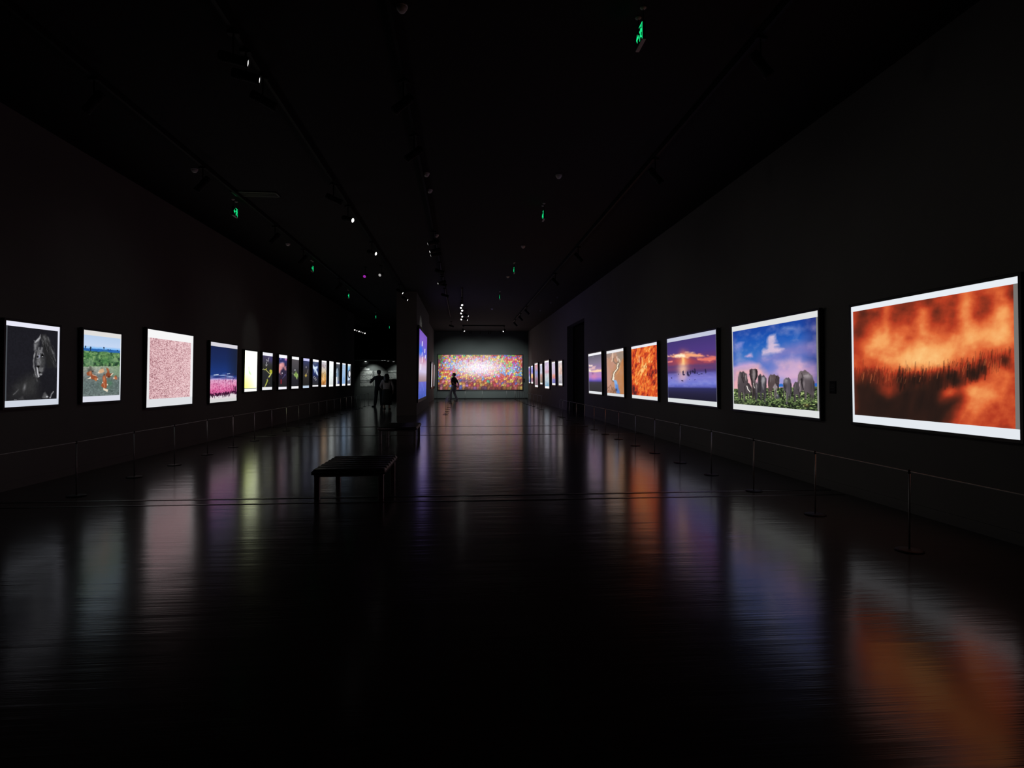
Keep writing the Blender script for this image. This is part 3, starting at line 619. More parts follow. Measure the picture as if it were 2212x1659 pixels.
# ---- left wall pictures
def paint_lion(P):
    V(P, 0, 680, 7.9, 7, 50, 4)
    n = P.noise(40, 46, 71, 4)
    P.stops([(0, (26, 26, 32)), (.5, (27, 27, 33)), (1, (24, 24, 28))])
    G = lambda k: (k, k, k * 1.02)
    P.poly([(150, 1400), (230, 1220), (330, 1120), (430, 1060), (560, 1010), (640, 1130), (640, 1430), (150, 1440)], G(42), .9, 90)
    P.poly([(380, 1230), (440, 1120), (600, 1040), (620, 1130), (560, 1300), (440, 1340)], G(52), .7, 70)
    P.blob(410, 1240, 24, 60, G(120), .8, .2); P.stroke([(222, 1362), (260, 1330), (308, 1272)], 18, G(92), .8, 14); P.blob(300, 1240, 60, 60, G(50), .6)
    P.poly([(300, 1450), (370, 1390), (405, 1445)], G(66), .8, 16); P.stroke([(240, 1452), (280, 1448)], 12, G(120), .8, 8); P.stroke([(630, 1432), (690, 1428)], 8, G(60), .7, 6)
    P.poly([(680, 345), (760, 335), (830, 420), (860, 520), (900, 660), (945, 790), (950, 900), (800, 900), (740, 700), (700, 520)], G(34), .9, 30)
    m = np.zeros_like(P.X)
    P.poly([(715, 340), (765, 342), (832, 420), (852, 500), (780, 470), (720, 520), (705, 420)], G(66), .8, 24)
    P.stroke([(740, 370), (760, 410), (735, 450)], 22, G(100), .7, 16); P.stroke([(800, 380), (835, 450)], 14, G(110), .6, 12)
    P.stroke([(855, 540), (885, 620), (905, 690), (942, 785)], 16, G(104), .7, 18); P.stroke([(875, 590), (900, 660)], 12, G(165), .8, 8)
    P.poly([(575, 470), (600, 432), (660, 380), (680, 335), (682, 392), (650, 440), (600, 482)], G(178), 1, 12)
    P.poly([(565, 430), (582, 470), (590, 440)], G(130), .8, 8)
    P.poly([(572, 495), (600, 478), (660, 430), (650, 500), (610, 600), (576, 600)], G(100), .9, 26)
    P.poly([(575, 490), (605, 500), (600, 590), (578, 600)], G(140), .7, 14)
    P.stroke([(610, 610), (578, 680), (562, 780), (565, 880), (590, 970), (618, 1060)], 26, G(118), .85, 14)
    P.stroke([(585, 660), (570, 720)], 20, G(165), .7, 10)
    P.poly([(610, 620), (700, 550), (730, 640), (750, 760), (740, 920), (700, 1000), (650, 1010), (615, 900)], G(70), .9, 34)
    P.stroke([(655, 560), (640, 640), (625, 740)], 26, G(140), .7, 22); P.stroke([(705, 565), (692, 640)], 28, G(140), .75, 22); P.stroke([(672, 600), (660, 720)], 14, G(150), .7, 10)
    P.poly([(640, 690), (672, 680), (668, 740), (640, 745)], (150, 152, 170), .9, 12)
    P.disc(632, 712, 16, 18, G(16), .9, .6); P.disc(714, 690, 24, 22, G(14), .95, .5); P.disc(714, 712, 8, 6, G(205), .9, .5); P.stroke([(722, 640), (735, 670)], 10, G(140), .7, 8)
    P.poly([(615, 780), (640, 750), (672, 745), (695, 800), (668, 868), (622, 860)], G(128), .9, 18); P.blob(650, 790, 16, 20, G(90), .6); P.blob(720, 800, 40, 90, G(62), .7)
    P.poly([(622, 866), (670, 866), (650, 912), (630, 890)], G(10), 1, 6)
    P.poly([(610, 890), (632, 895), (648, 980), (668, 1055), (640, 1068), (620, 970)], G(196), 1, 10)
    P.poly([(656, 905), (732, 900), (728, 955), (690, 985), (660, 960)], G(116), .9, 14); P.stroke([(680, 920), (700, 965)], 8, G(70), .8, 6); P.stroke([(700, 912), (715, 945)], 6, G(80), .8, 5)
    P.poly([(650, 965), (700, 990), (660, 1010)], G(14), .9, 8); P.disc(686, 1018, 24, 20, G(140), .9, .5)
    P.stroke([(610, 1060), (625, 1130)], 18, G(80), .7, 14)
    rs = random.Random(21)
    for _ in range(150):                      # mane hair, falling back and down from the brow
        t = rs.random(); x = 690 + 250 * t + rs.uniform(-30, 20); y = 380 + 520 * t * rs.uniform(.3, 1) ; L = rs.uniform(30, 90)
        g_ = rs.choice([20, 56, 74, 96, 124]) * (1 - .5 * t * (x < 880))
        P.stroke([(x, y), (x + L * .25, y + L * .5), (x + L * .35, y + L)], rs.uniform(4, 9), G(g_), rs.uniform(.25, .6), 6)
    for _ in range(60):                       # hair on the lit cheek side
        y = rs.uniform(600, 1060); x = 585 - 18 * math.sin((y - 600) / 460 * math.pi) + rs.uniform(-10, 26); L = rs.uniform(20, 60)
        P.stroke([(x, y), (x + rs.uniform(-4, 8), y + L)], rs.uniform(3, 7), G(rs.choice([20, 26, 110, 150, 170])), rs.uniform(.3, .7), 5)
    for _ in range(50):                       # short face fur
        x, y = rs.uniform(625, 735), rs.uniform(580, 960)
        P.stroke([(x, y), (x + rs.uniform(-6, 6), y + rs.uniform(10, 30))], rs.uniform(3, 6), G(rs.choice([40, 60, 120, 150]) * (1 - .5 * max(0, (x - 680) / 60))), rs.uniform(.2, .5), 5)
    P.disc(714, 690, 20, 16, G(12), .9, .5); P.disc(716, 712, 9, 6, G(205), .9, .5); P.poly([(622, 866), (670, 866), (650, 912), (630, 890)], G(10), 1, 6)
    P.poly([(712, 1400), (740, 1340), (762, 1318), (790, 1360), (822, 1400), (800, 1428), (718, 1424)], G(92), .95, 14); P.stroke([(745, 1350), (740, 1410)], 8, G(56), .8, 6); P.disc(795, 1395, 18, 14, G(190), .9, .5)
    P.stroke([(850, 1418), (870, 1360), (905, 1310)], 20, G(128), .9, 10); P.disc(850, 1410, 14, 12, G(150), .8, .5)
    P.c *= (0.85 + .3 * n)[..., None]
def paint_cheetah(P):
    V(P, 170, 700, 9.48, 9, 45, 7)
    yh = 490 + (P.X - 105) / 730 * 62
    P.stops([(0, (182, 206, 236)), (.15, (196, 214, 242)), (.25, (200, 214, 240)), (1, (200, 214, 240))])
    P.mix(np.clip(1 - (yh - P.Y) / 60, 0, 1) * (P.Y < yh), (110, 182, 248))
    P.mix(((P.Y > yh - 6)).astype(float), (30, 84, 160)); P.mix(((P.Y > yh - 4) & (P.Y < yh + 50)) * .6 * P.noise(20, 60, 80, 3), (70, 140, 210))
    for x, y, rx, ry in [(130, 462, 13, 22), (233, 480, 18, 24), (508, 490, 14, 18), (592, 530, 12, 10), (785, 540, 14, 10), (640, 530, 8, 10)]: P.disc(x, y, rx, ry, (28, 44, 66), .95, .5)
    P.stroke([(128, 470), (128, 500)], 8, (24, 40, 60)); P.stroke([(233, 480), (232, 560)], 14, (24, 40, 56)); P.stroke([(508, 490), (508, 520)], 5, (40, 60, 90))
    n = P.noise(26, 40, 81, 4); yt = yh + 42
    fm = np.clip((P.Y - yt) / 14, 0, 1)
    fol = P.ramp(np.clip((n - .5) * 1.8 + .5, 0, 1), [(0, (30, 52, 40)), (.35, (58, 98, 62)), (.6, (88, 132, 80)), (1, (140, 172, 116))])
    P.c = P.c * (1 - fm[..., None]) + fol * fm[..., None]
    for x, y, rx, ry, c in [(530, 650, 80, 90, (104, 146, 88)), (530, 760, 70, 70, (74, 128, 74)), (170, 640, 70, 60, (70, 124, 66)), (240, 800, 66, 90, (116, 150, 114)), (750, 640, 60, 50, (116, 156, 100)), (740, 740, 60, 50, (124, 156, 116)), (360, 720, 40, 90, (70, 110, 72)), (640, 700, 40, 90, (66, 106, 72)), (150, 770, 45, 70, (110, 146, 106)), (430, 610, 40, 40, (96, 142, 86))]:
        P.disc(x, y, rx, ry, c, .6, .7)
    for x, y in [(310, 830), (430, 850), (540, 850), (640, 830), (760, 830)]: P.blob(x, y, 24, 34, (36, 54, 42), .6)
    gy = 862 + 20 * (P.noise(8, 2, 83, 2) - .5)
    gm = np.clip((P.Y - gy) / 12, 0, 1); gn = P.noise(30, 60, 84, 4)
    gr = P.ramp(np.clip((P.Y - 860) / 600, 0, 1), [(0, (152, 164, 142)), (.14, (156, 162, 152)), (.3, (120, 126, 124)), (.6, (96, 110, 108)), (1, (106, 118, 116))]) * (0.72 + .56 * gn)[..., None]
    P.c = P.c * (1 - gm[..., None]) + gr * gm[..., None]
    P.mix(gm * .5 * np.clip((P.X - 520) / 200, 0, 1) * (P.Y < 1080), (112, 150, 104)); P.blob(560, 1240, 140, 120, (84, 116, 92), .5); P.blob(640, 1210, 40, 40, (70, 120, 84), .6); P.blob(220, 950, 70, 50, (60, 62, 56), .8)
    P.stroke([(225, 880), (230, 960)], 40, (86, 84, 78), .7, 20)
    B, T, Wt = (150, 80, 50), (206, 140, 100), (236, 222, 202)
    P.poly([(150, 1000), (180, 975), (245, 965), (275, 1020), (350, 1060), (392, 1115), (350, 1168), (312, 1140), (245, 1115), (235, 1060), (165, 1050)], B, 1, 8); P.blob(230, 1000, 22, 40, T, .8); P.poly([(172, 1118), (240, 1072), (246, 1112)], Wt, 1, 6); P.stroke([(275, 1035), (350, 1060)], 10, Wt, .8, 6); P.poly([(312, 1110), (355, 1100), (365, 1150), (330, 1168)], (196, 120, 70), .9, 8); P.disc(376, 1125, 14, 16, Wt, .9, .5); P.blob(275, 975, 22, 18, (50, 40, 34), .8)
    P.poly([(378, 1004), (430, 930), (500, 908), (510, 985), (470, 1004)], (214, 172, 132), 1, 8); P.poly([(378, 1004), (400, 975), (430, 1004)], Wt, .9, 6); P.blob(480, 915, 20, 8, (130, 110, 84), .8)
    P.poly([(555, 895), (600, 915), (630, 1010), (690, 1015), (655, 1060), (620, 1100), (555, 1095), (540, 1030), (575, 985)], (138, 70, 42), 1, 8); P.blob(590, 950, 14, 40, T, .7); P.stroke([(650, 1050), (690, 1015)], 18, Wt, 1, 6); P.disc(565, 1085, 14, 10, Wt, .9, .5); P.blob(610, 1080, 30, 16, (50, 34, 28), .6)
    P.poly([(485, 1080), (520, 1028), (545, 1090), (572, 1200), (560, 1310), (505, 1320), (455, 1270), (480, 1170)], (160, 82, 50), 1, 8); P.blob(515, 1130, 18, 60, (214, 150, 110), .8); P.stroke([(510, 1220), (525, 1290)], 12, (226, 170, 130), .7, 8); P.poly([(500, 1300), (530, 1320), (600, 1345), (580, 1392), (500, 1345)], (232, 218, 194), 1, 6); P.disc(484, 1195, 12, 16, Wt, .9, .5); P.disc(578, 1242, 14, 20, Wt, .9, .5); P.blob(515, 1038, 14, 14, (56, 40, 32), .7)
    P.poly([(698, 1112), (745, 1058), (785, 1100), (778, 1140), (720, 1136)], (186, 106, 66), 1, 8); P.disc(716, 1112, 18, 14, Wt, .9, .5); P.blob(755, 1070, 16, 14, (96, 50, 36), .8)
    P.blob(650, 1370, 50, 18, (50, 62, 60), .6)
def paint_pink(P):
    n = P.noise(80, 130, 91, 2); n2 = P.noise(46, 76, 92, 2); b = P.noise(4, 5, 93, 3)
    t = np.clip((n - .5) * 2.1 + .56 + (n2 - .5) * .8 + (b - .5) * .3 + .22 * (P.u - .4), 0, 1)
    P.c = P.ramp(t, [(0, (150, 104, 112)), (.2, (190, 140, 147)), (.45, (214, 168, 174)), (.7, (226, 184, 189)), (1, (242, 210, 212))])
def paint_flam(P):
    V(P, 445, 730, 11.06)
    yl = 930 - 0 * P.X
    P.stops([(0, (24, 36, 78)), (.25, (24, 42, 92)), (.45, (26, 52, 116)), (.54, (30, 58, 128)), (.57, (40, 62, 132)), (.60, (66, 74, 146)), (.62, (186, 160, 214)), (.65, (222, 160, 198)), (.75, (226, 130, 176)), (.84, (214, 96, 152)), (.89, (206, 90, 146)), (1, (206, 90, 146))])
    P.mix(.75 * np.clip((P.u - .55) / .45, 0, 1) * (P.v < .55), (26, 34, 52))
    n = P.noise(40, 70, 95, 3); P.mix(.9 * np.clip((n - .5) * 2, 0, 1) * (P.v > .62), (250, 205, 226)); P.mix(.8 * np.clip((.46 - n) * 3, 0, 1) * (P.v > .63), (140, 40, 92))
    s = P.noise(4, 110, 96, 2); P.mix(np.clip((s - .56) * 5, 0, 1) * (P.v > .535) * (P.v < .63) * .8, (190, 206, 240)); P.mix(np.clip((.45 - s) * 5, 0, 1) * (P.v > .56) * (P.v < .63) * .8, (24, 36, 96))
    P.stroke([(180, 890), (285, 880)], 16, (226, 236, 252), .95, 8); P.stroke([(500, 868), (560, 860)], 18, (200, 220, 248), .9, 8); P.stroke([(390, 850), (480, 846)], 8, (80, 116, 196), .8, 6)
    for x in (304, 470, 545, 590, 640): P.stroke([(x, 860), (x - 6, 1060), (x + 6, 1250)], 8, (110, 36, 90), .55, 8)
    P.stroke([(720, 930), (650, 980), (620, 1060)], 12, (60, 34, 90), .8, 8); P.stroke([(690, 1180), (700, 1390)], 30, (46, 10, 40), .9, 12); P.stroke([(650, 1150), (660, 1300)], 14, (110, 24, 70), .7, 10)
    yb = 1370 - (P.X - 90) / 640 * 70 + 60 * (P.noise(30, 2, 98, 2) - .5)
    lo = np.clip((P.Y - yb) / 12, 0, 1); P.mix(lo, (226, 216, 220))
    db = np.clip(1 - np.abs(P.Y - (yb - 4)) / 44, 0, 1); P.mix(np.clip(db * 1.8, 0, 1) * (P.noise(40, 60, 99, 2) > .36), (58, 10, 46))
    rs = random.Random(5)
    for _ in range(34):
        x = rs.uniform(95, 560); y = 1350 - (x - 90) / 640 * 60 + rs.uniform(-10, 20)
        P.stroke([(x, y), (x + rs.uniform(-22, 22), y + rs.uniform(30, 90))], rs.uniform(8, 16), (50, 12, 40), .85, 6)
def paint_leaf(P):
    V(P, 445, 730, 11.06)
    P.stops([(0, (255, 255, 255)), (1, (255, 255, 255))])
    P.mix(.9 * np.clip((P.v - .5) / .45, 0, 1) * np.clip(1.15 - P.u * 1.25, 0, 1), (226, 240, 104)); P.mix(.35 * np.clip((P.v - .62) / .38, 0, 1), (246, 248, 170))
    P.stroke([(1015, 700), (1022, 780), (1045, 850), (1066, 880)], 22, (140, 205, 165), .8, 26); P.poly([(1012, 800), (1050, 815), (1066, 880), (1020, 860)], (150, 215, 175), .9, 16)
    P.mix((P.v > .985) * 1.0, (60, 66, 56))
def leaf_glare(P, arr):
    return arr * np.array([1.75, 1.85, 1.25])  # stronger glow standing in for the lamp that overexposes this print
def V1(P): V(P, 560, 750, 16.59)
def paint_frog(P):
    V1(P); P.stops([(0, (66, 60, 92)), (.2, (58, 56, 66)), (.35, (48, 48, 44)), (.6, (40, 42, 44)), (1, (34, 34, 36))]); P.mix(.7 * P.g(440, 420, 110, 120), (70, 62, 118))
    wv, Y, Y2 = (188, 186, 190), (186, 188, 62), (206, 206, 110)
    P.stroke([(345, 380), (320, 440), (325, 500), (285, 490), (255, 450)], 26, wv, .75, 14); P.stroke([(265, 530), (255, 600), (235, 630), (245, 680), (285, 630)], 22, wv, .8, 12)
    P.stroke([(118, 805), (145, 785), (205, 812)], 20, (196, 196, 150), .95, 10); P.stroke([(190, 812), (235, 805), (250, 770)], 30, Y, .95, 12); P.stroke([(240, 815), (300, 880), (370, 950), (410, 945)], 26, (186, 184, 110), .95, 12)
    P.poly([(362, 840), (395, 800), (440, 815), (478, 850), (474, 930), (425, 955), (380, 910)], Y, 1, 14); P.blob(420, 870, 20, 30, (140, 140, 40), .6)
    P.stroke([(415, 950), (385, 1010), (345, 1066)], 44, Y2, .95, 14); P.stroke([(330, 1070), (295, 1125)], 14, (120, 118, 124), .8, 10)
    P.stroke([(285, 1165), (292, 1195), (260, 1280), (235, 1340)], 42, (172, 178, 72), .95, 16); P.stroke([(235, 1330), (195, 1425)], 24, (190, 192, 110), .95, 12); P.disc(355, 1285, 12, 14, (110, 116, 50), .8, .6)
def paint_flesh(P):
    V1(P); P.stops([(0, (54, 58, 118)), (.12, (48, 50, 100)), (.3, (52, 44, 70)), (.6, (46, 38, 60)), (.8, (46, 36, 46)), (1, (36, 34, 36))])
    P.blob(955, 440, 45, 55, (226, 140, 200), .9); P.blob(760, 422, 18, 26, (190, 190, 255), .95)
    P.poly([(685, 640), (740, 590), (830, 555), (885, 590), (905, 720), (965, 800), (955, 845), (920, 840), (870, 730), (800, 820), (760, 860), (740, 940), (690, 940)], (224, 152, 154), .95, 30)
    P.blob(760, 660, 40, 50, (250, 186, 186), .7); P.blob(700, 780, 26, 110, (246, 150, 130), .8); P.blob(830, 760, 26, 40, (120, 90, 120), .6); P.blob(800, 560, 80, 18, (130, 140, 200), .6)
    P.stroke([(690, 900), (730, 960), (790, 1020)], 14, (190, 120, 130), .8, 10); P.disc(815, 955, 20, 26, (230, 214, 224), .9, .6); P.stroke([(950, 700), (945, 760)], 28, (206, 150, 170), .7, 18)
    P.stroke([(920, 1000), (880, 1070), (825, 1130)], 16, (96, 92, 150), .8, 12); P.stroke([(780, 1190), (778, 1310)], 40, (150, 34, 44), .9, 22); P.blob(920, 1010, 20, 24, (120, 112, 170), .6)
def paint_splash(P):
    V1(P); P.stops([(0, (86, 82, 86)), (.3, (72, 70, 74)), (.55, (52, 52, 54)), (.8, (38, 37, 44)), (1, (34, 34, 38))])
    P.stroke([(1170, 960), (1240, 1000), (1300, 1010)], 50, (104, 112, 92), .6, 30); P.poly([(1240, 1000), (1290, 930), (1310, 880), (1340, 940), (1390, 990), (1395, 1060), (1350, 1150), (1310, 1090), (1260, 1060)], (142, 174, 92), .95, 22)
    P.blob(1265, 1010, 20, 30, (190, 214, 140), .8); P.blob(1310, 1000, 14, 40, (60, 96, 36), .7); P.blob(1360, 1000, 14, 40, (196, 220, 150), .7); P.stroke([(1320, 1080), (1350, 1150)], 20, (176, 196, 130), .8, 12)
    P.stroke([(1250, 860), (1275, 820), (1300, 850)], 18, (196, 196, 200), .9, 10)
def V2(P): V(P, 640, 750, 15.08)
def paint_spark(P):
    V2(P); P.stops([(0, (58, 64, 104)), (.18, (56, 58, 80)), (.4, (54, 51, 54)), (.7, (46, 44, 44)), (1, (36, 36, 36))])
    P.disc(318, 660, 14, 26, (200, 190, 200), .8, .7); P.stroke([(380, 730), (350, 840), (310, 920)], 14, (150, 140, 140), .7, 10); P.poly([(310, 880), (345, 930), (310, 985), (272, 940)], (206, 178, 84), 1, 18)
def paint_splinter(P):
    V2(P); P.stops([(0, (60, 72, 110)), (.25, (52, 66, 116)), (.55, (40, 50, 96)), (.72, (50, 50, 66)), (1, (42, 42, 44))]); P.blob(610, 530, 60, 60, (96, 106, 128), .8)
    P.poly([(530, 560), (560, 600), (600, 650), (690, 620), (690, 680), (650, 740), (690, 820), (710, 930), (650, 880), (630, 780), (600, 850), (570, 740), (535, 690)], (224, 240, 255), 1, 16); P.blob(600, 760, 12, 30, (90, 130, 200), .7); P.blob(640, 690, 20, 12, (120, 160, 220), .7)
    P.stroke([(545, 1000), (580, 960), (640, 1010), (600, 1040), (560, 1010)], 10, (190, 190, 196), .9, 6); P.stroke([(600, 1050), (640, 1090), (655, 1040)], 10, (190, 190, 196), .9, 6)
def paint_gold(P):
    P.stops([(0, (196, 194, 206)), (.2, (186, 178, 184)), (.35, (200, 186, 166)), (.55, (206, 168, 106)), (.8, (212, 146, 66)), (1, (150, 92, 44))]); n = P.noise(6, 16, 101, 3); P.mix((n - .5) * 1.4, (255, 240, 220)); P.mix((.5 - n) * 1.2, (110, 70, 40)); V2(P); P.blob(880, 1060, 24, 60, (255, 210, 160), .7)
def paint_snow(P):
    P.stops([(0, (246, 252, 250)), (.4, (236, 242, 242)), (.7, (226, 234, 232)), (1, (206, 210, 210))]); n = P.noise(5, 9, 102, 3); P.mix((.5 - n) * .9, (150, 176, 170))
def paint_feather(P):
    V2(P); P.stops([(0, (78, 80, 88)), (.25, (58, 68, 78)), (.6, (46, 56, 60)), (1, (44, 44, 60))]); P.poly([(1330, 700), (1360, 800), (1370, 1000), (1380, 1180), (1290, 1190), (1285, 900)], (160, 184, 206), .9, 30); P.stroke([(1305, 1000), (1315, 1190)], 40, (250, 252, 255), .9, 20); P.stroke([(1320, 720), (1305, 850)], 20, (220, 236, 250), .8, 14); P.blob(1350, 900, 14, 60, (70, 110, 150), .7); P.blob(1370, 1150, 24, 40, (50, 50, 130), .7); P.blob(1360, 1040, 16, 60, (130, 122, 110), .7)
def paint_paleblue(P):
    P.stops([(0, (170, 196, 222)), (.3, (162, 192, 224)), (.7, (150, 186, 226)), (1, (140, 176, 220))]); n = P.noise(6, 16, 103, 3); P.mix((n - .5) * .8, (240, 246, 255)); V2(P); P.blob(1555, 1050, 14, 80, (80, 120, 180), .7)
def paint_swirl(P):
    V2(P); P.stops([(0, (210, 236, 240)), (.15, (150, 200, 236)), (.3, (130, 180, 226)), (1, (236, 240, 248))]); P.poly([(1760, 590), (1790, 590), (1790, 1250), (1740, 1250), (1750, 1000), (1740, 760)], (24, 30, 40), .9, 16)
    P.disc(1722, 880, 44, 130, (28, 30, 44), 1, .2); P.disc(1728, 870, 30, 100, (238, 242, 250), 1, .2); P.stroke([(1720, 800), (1715, 930)], 10, (130, 140, 170), .7, 8); P.poly([(1660, 1100), (1770, 1060), (1770, 1200), (1660, 1200)], (60, 66, 80), .9, 20); P.stroke([(1680, 1140), (1750, 1130)], 14, (150, 156, 170), .8, 10)

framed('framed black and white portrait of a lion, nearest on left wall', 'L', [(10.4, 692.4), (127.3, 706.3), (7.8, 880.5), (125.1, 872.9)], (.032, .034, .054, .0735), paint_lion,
       white=(228, 228, 240), cols=[(232, 232, 246), (206, 212, 224), (72, 76, 82), (226, 228, 242)], res=1.6)  # left mount strip darkened in colour, as only partly lit
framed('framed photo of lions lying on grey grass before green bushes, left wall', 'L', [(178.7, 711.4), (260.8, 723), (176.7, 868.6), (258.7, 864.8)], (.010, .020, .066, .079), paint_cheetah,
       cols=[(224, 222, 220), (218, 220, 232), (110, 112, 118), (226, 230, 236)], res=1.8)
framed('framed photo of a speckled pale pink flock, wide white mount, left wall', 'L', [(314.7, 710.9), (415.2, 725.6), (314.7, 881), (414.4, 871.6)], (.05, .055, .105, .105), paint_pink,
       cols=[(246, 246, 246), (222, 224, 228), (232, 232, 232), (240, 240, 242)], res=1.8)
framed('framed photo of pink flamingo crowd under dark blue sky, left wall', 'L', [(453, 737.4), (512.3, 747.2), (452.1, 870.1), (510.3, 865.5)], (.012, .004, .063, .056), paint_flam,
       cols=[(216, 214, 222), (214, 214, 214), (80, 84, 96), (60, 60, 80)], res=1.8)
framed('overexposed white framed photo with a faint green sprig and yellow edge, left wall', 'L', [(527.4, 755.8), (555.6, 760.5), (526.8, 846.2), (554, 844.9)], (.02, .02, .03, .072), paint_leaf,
       white=(255, 255, 252), res=2, hdr=leaf_glare)
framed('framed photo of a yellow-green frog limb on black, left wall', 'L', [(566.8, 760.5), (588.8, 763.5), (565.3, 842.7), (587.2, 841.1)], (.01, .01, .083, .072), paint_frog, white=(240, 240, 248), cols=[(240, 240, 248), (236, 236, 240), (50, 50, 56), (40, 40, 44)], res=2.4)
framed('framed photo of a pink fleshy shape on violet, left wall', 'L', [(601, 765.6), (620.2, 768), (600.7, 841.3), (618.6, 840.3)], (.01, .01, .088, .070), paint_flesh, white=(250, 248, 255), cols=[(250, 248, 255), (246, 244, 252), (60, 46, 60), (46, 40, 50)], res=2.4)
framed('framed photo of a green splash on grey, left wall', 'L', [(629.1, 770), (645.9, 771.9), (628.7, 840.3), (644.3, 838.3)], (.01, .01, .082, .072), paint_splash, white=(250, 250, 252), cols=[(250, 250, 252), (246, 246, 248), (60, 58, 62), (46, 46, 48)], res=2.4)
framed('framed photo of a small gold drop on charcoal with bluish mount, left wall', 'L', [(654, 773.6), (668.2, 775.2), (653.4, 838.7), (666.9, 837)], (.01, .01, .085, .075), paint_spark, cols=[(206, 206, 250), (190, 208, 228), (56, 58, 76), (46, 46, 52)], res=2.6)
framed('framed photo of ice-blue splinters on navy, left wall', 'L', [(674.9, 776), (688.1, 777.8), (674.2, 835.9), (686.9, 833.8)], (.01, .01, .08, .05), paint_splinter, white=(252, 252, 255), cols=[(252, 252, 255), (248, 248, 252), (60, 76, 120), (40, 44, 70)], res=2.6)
framed('framed photo of golden brown reeds, left wall', 'L', [(693.9, 778.9), (705, 779.8), (693.4, 836.2), (704, 834.8)], (.02, .02, .055, .07), paint_gold, white=(252, 252, 252), res=2.6)
framed('framed photo of white snow with faint green lines, left wall', 'L', [(710.5, 780.1), (720.3, 781.4), (710, 835.1), (719.2, 834.3)], (.03, .03, .04, .07), paint_snow, white=(252, 254, 254), res=2.6, gain=1.1)
framed('framed photo of a white feathery plume on slate, left wall', 'L', [(725.2, 782.7), (734.1, 783.8), (724.9, 833.8), (733, 833.5)], (.02, .02, .06, .08), paint_feather, white=(252, 252, 252), cols=[(252, 252, 252), (252, 252, 252), (120, 126, 134), (60, 66, 70)], res=2.8)
framed('framed photo of pale blue ice, second last along left wall', 'L', [(738.5, 784.6), (746.7, 785.4), (738.2, 833.5), (745.5, 832.6)], (.02, .02, .05, .08), paint_paleblue, white=(250, 252, 255), res=2.8)
framed('framed photo of a black and white swirl, last along left wall', 'L', [(750.7, 786.3), (757.4, 787), (750, 832.6), (756.6, 832.2)], (.02, .02, .045, .075), paint_swirl, white=(250, 252, 255), res=3)

# ---- partition picture, far bay pictures, end wall picture
def paint_blue_glints(P):
    V(P, 895, 690, 8.3)
    P.stops([(0, (120, 88, 190)), (.1, (128, 92, 196)), (.2, (112, 96, 206)), (.33, (96, 104, 220)), (.42, (200, 160, 200)), (.5, (214, 190, 216)), (.6, (206, 196, 230)), (.68, (176, 152, 166)), (.745, (156, 132, 138)), (.76, (104, 104, 200)), (.88, (84, 98, 196)), (1, (60, 84, 176))], P.v)
    P.blob(100, 550, 30, 80, (30, 104, 230), .9); P.blob(150, 720, 40, 60, (206, 130, 150), .7)
    for x, y0, y1, wd in [(132, 395, 470, 16), (177, 530, 590, 16), (135, 670, 760, 16), (108, 800, 890, 18), (190, 640, 690, 16), (130, 590, 640, 12)]: P.stroke([(x, y0), (x - 4, y1)], wd, (240, 236, 250), .85, 10)  # white streaks: painted reflections of the spotlights
    n = P.noise(8, 16, 111, 3); P.mix((n - .5) * .5 * (P.v > .3) * (P.v < .6), (255, 220, 210)); P.mix(.3 * (P.v > .76) * (n > .55), (110, 140, 220))
framed('large blue and violet framed photo on the side of the dark partition', 'L', [(903.8, 709.8), (920.6, 728.4), (902.9, 861.7), (920.1, 856.4)], (0, 0, 0, 0), paint_blue_glints, res=3, frame_w=.12, X=PX1)
def paint_dim(P):
    P.stops([(0, (70, 60, 62)), (.4, (120, 84, 78)), (.6, (96, 74, 72)), (1, (34, 28, 30))])
framed('black-framed picture with a bright left margin, left wall of far bay, nearer of two', 'L', [(930.9, 785), (934.9, 787), (930.9, 837), (934.9, 835)], (.45, 0, .0, .0), paint_dim, cols=[(200, 200, 205), (200, 200, 205), (196, 194, 200), (30, 30, 30)], res=4, frame_w=.10, X=XFL)
framed('black-framed picture with brownish print, left wall of far bay, beside the end wall', 'L', [(936.2, 788), (939.3, 789.4), (936.2, 834.6), (939.3, 833.4)], (.5, .0, .0, .0), paint_dim, cols=[(170, 165, 170), (170, 165, 170), (176, 172, 180), (30, 30, 30)], res=4, frame_w=.10, X=XFL)

